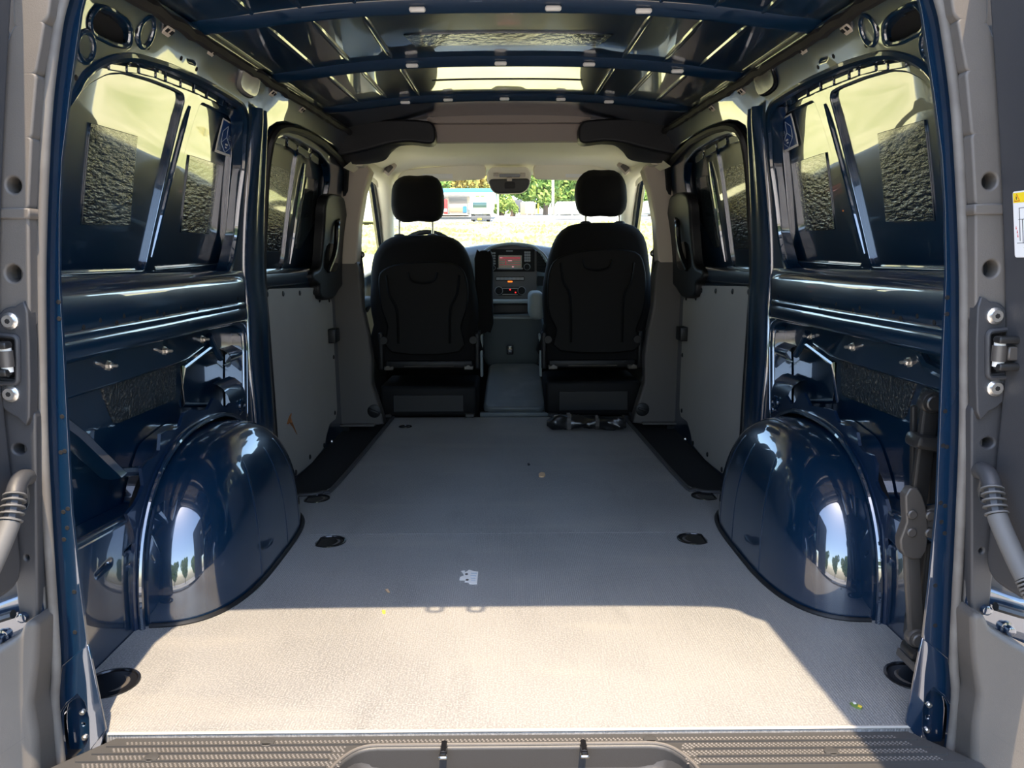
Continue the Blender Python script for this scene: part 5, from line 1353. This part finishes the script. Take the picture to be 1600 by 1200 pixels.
# trees behind the photographer, mirrored in the paint
for i, (x, y, h, r_) in enumerate(((-14, -24, 9, 4.4), (-5, -27, 10, 4.6), (4.5, -26, 9, 4.4), (14, -24, 10, 4.6), (24, -20, 9, 4.4), (-24, -20, 9, 4.4), (26, -4, 9, 5), (-26, -4, 9, 5), (-27, 10, 9, 5), (27, 10, 9, 5))):
    root = tag(empty('broad_tree', (x, y, gz(y))), 'green tree %s, outside the photo' % ['behind the camera, far left', 'behind the camera, left', 'behind the camera, right', 'behind the camera, second from right', 'behind the camera, far right', 'behind the camera, leftmost', 'abreast of the van on the right', 'abreast of the van on the left', 'ahead of the van on the left', 'ahead of the van on the right'][i], 'tree', 'surrounding trees out of frame')
    src = [o for o in bpy.data.objects if o.name.startswith('crown')][3]
    me = src.data; c = np.array([v.co for v in me.vertices]); lo, hi = c.min(0), c.max(0)
    o = src.copy(); col.objects.link(o); o.parent = root; o.matrix_parent_inverse = Matrix()
    k = (2*r_)/(hi[0]-lo[0]); kz = (h*.85)/(hi[2]-lo[2]); mid = (lo+hi)/2
    o.matrix_local = Matrix.Translation((0, 0, h*.57)) @ Matrix.Diagonal((k, k, kz, 1)) @ Matrix.Translation(-Vector(mid))
    MB().tube([(x, y, gz(y)-.2), (x, y, gz(y)+h*.6)], [.25, .14], 8).build('trunk', 'bark', root)

# delivery truck
YT_ = 55.
def PW(px, py, y=YT_): p = P3(px, py, y); return p
tk = tag(empty('box_truck', tuple(PW(751, 347))), 'white box truck parked facing the van across the lawn', 'truck')
def pbox(x0, y0, x1, y1, ya, yb, name, m, parent, r=.05):
    a_ = P3(x0, y0, ya); b_ = P3(x1, y1, ya); c = ((a_[0]+b_[0])/2, (ya+yb)/2, (a_[2]+b_[2])/2)
    return MB().rbox(c, (abs(b_[0]-a_[0]), yb-ya, abs(a_[2]-b_[2])), r, 2).build(name, m, parent)
cb = pbox(735, 311, 769, 335, 54.6, 56.4, 'cab', 'white_paint', tk, .15)
bxo = pbox(734, 302.5, 770, 335, 56.4, 60, 'cargo_box', 'white_paint', tk, .08)
pbox(743, 305.5, 749, 307.5, 56.36, 56.4, 'marker_lamp', 'leaf_green', bxo, .01); pbox(751, 305.5, 757, 307.5, 56.36, 56.4, 'marker_lamp', 'leaf_green', bxo, .01)
pbox(738.5, 316, 760.5, 324.5, 54.56, 54.62, 'windshield', 'dark_glass', cb, .02)
pbox(735.5, 337, 767, 343.5, 54.5, 54.7, 'bumper', 'shed', tk, .05)
pbox(740.5, 331, 754, 334.5, 54.55, 54.62, 'grille', 'ink_light', cb, .01)
pbox(746, 341, 752.5, 344, 54.42, 54.52, 'number_plate', 'yellow_paint', tk, .01)
for x0 in (736, 760):
    a_ = P3(x0+3, 344, 54.9); MB().lathe([(.38, -.12), (.40, 0), (.38, .12)], (a_[0], 55.1, gz(55)+.42), (1, 0, 0), 16).build('wheel', 'tyre', tk)
for x0 in (731.5, 770): pbox(x0, 318, x0+2.4, 327, 54.7, 54.9, 'wing_mirror', 'white_paint', tk, .02)
# fuel station canopy
cn = tag(empty('station_canopy', tuple(PW(700, 334, 64))), 'fuel station canopy with blue fascia and pale posts', 'canopy')
pbox(600, 295, 774, 301, 62, 72, 'fascia', 'blue_canopy', cn, .03)
pbox(600, 301, 774, 304, 62, 72, 'soffit', 'white_paint', cn, .03)
for x0 in (696, 729.5): pbox(x0, 303, x0+5.5, 334, 64, 64.6, 'post', 'concrete', cn, .03)
pm = tag(empty('fuel_pump', tuple(PW(696, 334, 62))), 'red and white fuel pump under the canopy', 'pump')
pbox(693, 311, 699, 334, 61.5, 62, 'pump_body', 'red_pump', pm, .03); pbox(693.5, 326, 698.5, 331, 61.45, 61.52, 'pump_panel', 'white_paint', pm, .01)
kb = tag(empty('station_shop', tuple(PW(715, 334, 70))), 'pale station shop wall with blue window band under the canopy', 'building')
pbox(600, 303, 732, 336, 74, 78, 'wall', 'concrete', kb, .03)
for x0 in (702, 708, 716, 723): pbox(x0, 306, x0+5, 312.5, 73.9, 74, 'window', 'blue_canopy', kb, .01)
pbox(702, 324, 728, 331, 73.9, 74, 'brick_panel', 'brick_wall', kb, .01)
bn = pbox(723, 322, 729, 332, 63, 63.6, 'trash_bin', 'blue_canopy', None); tag(bn, 'blue bin standing under the canopy beside the truck', 'bin')
# right-hand yard
fe = pbox(813, 316, 837, 335, 68, 68.3, 'timber_screen', 'brick_wall', None); tag(fe, 'tan timber screen behind the white notice board', 'screen')
sg = tag(empty('notice_board', tuple(PW(827, 340, 60))), 'white notice board on two legs before the timber screen', 'sign')
pbox(821, 315, 834, 333, 60, 60.08, 'board', 'white_paint', sg, .01); pbox(823, 333, 824, 340, 60, 60.06, 'leg', 'white_paint', sg, .01); pbox(831, 333, 832, 340, 60, 60.06, 'leg', 'white_paint', sg, .01)
def post(px, y, py0, py1, hw, m, label, name, cat):
    a_ = P3(px, py0, y); b_ = P3(px, py1, y); r_ = hw*(y+1.2)/F
    tag(MB().tube([tuple(b_), tuple(a_)], [r_*1.1, r_*.9], 10).build(name, m), label, cat)
post(864, 62, 200, 335, 2.2, 'pole_wood', 'tall pale utility pole right of the mirror housing', 'utility_pole', 'pole')
post(778, 60, 300, 336, 1.3, 'white_paint', 'thin white post beside the truck', 'marker_post', 'post')
post(860, 60, 318, 336, 1.0, 'white_paint', 'short white post next to the utility pole', 'marker_post', 'post')
post(841, 61, 318, 334, 1.3, 'yellow_paint', 'yellow post right of the timber screen', 'marker_post', 'post')
tl = tag(empty('white_trailer', tuple(PW(888, 336, 60))), 'long white trailer standing left of the right headrest', 'trailer')
pbox(870, 315, 915, 334, 60, 62.5, 'trailer_body', 'white_paint', tl, .05); pbox(873, 334, 875, 337, 60, 60.1, 'trailer_leg', 'white_paint', tl, .01); pbox(893, 334, 895, 337, 60, 60.1, 'trailer_leg', 'white_paint', tl, .01)
bb = pbox(1008, 314, 1046, 332, 60, 62.5, 'storage_container', 'white_paint', None); tag(bb, 'white storage container seen through the right door window', 'container')
bw = pbox(540, 296, 584, 346, 48, 52, 'pale_house', 'white_paint', None); tag(bw, 'pale building seen through the left door window', 'building')
sh = pbox(800, 312, 816, 330, 74, 76, 'dark_shed', 'shed', None); tag(sh, 'dark low shed behind the bush', 'shed')
kb_ = pbox(790, 338.5, 842, 341.5, 57, 57.6, 'kerb_island', 'concrete', None); tag(kb_, 'pale concrete kerb in front of the notice board', 'kerb')
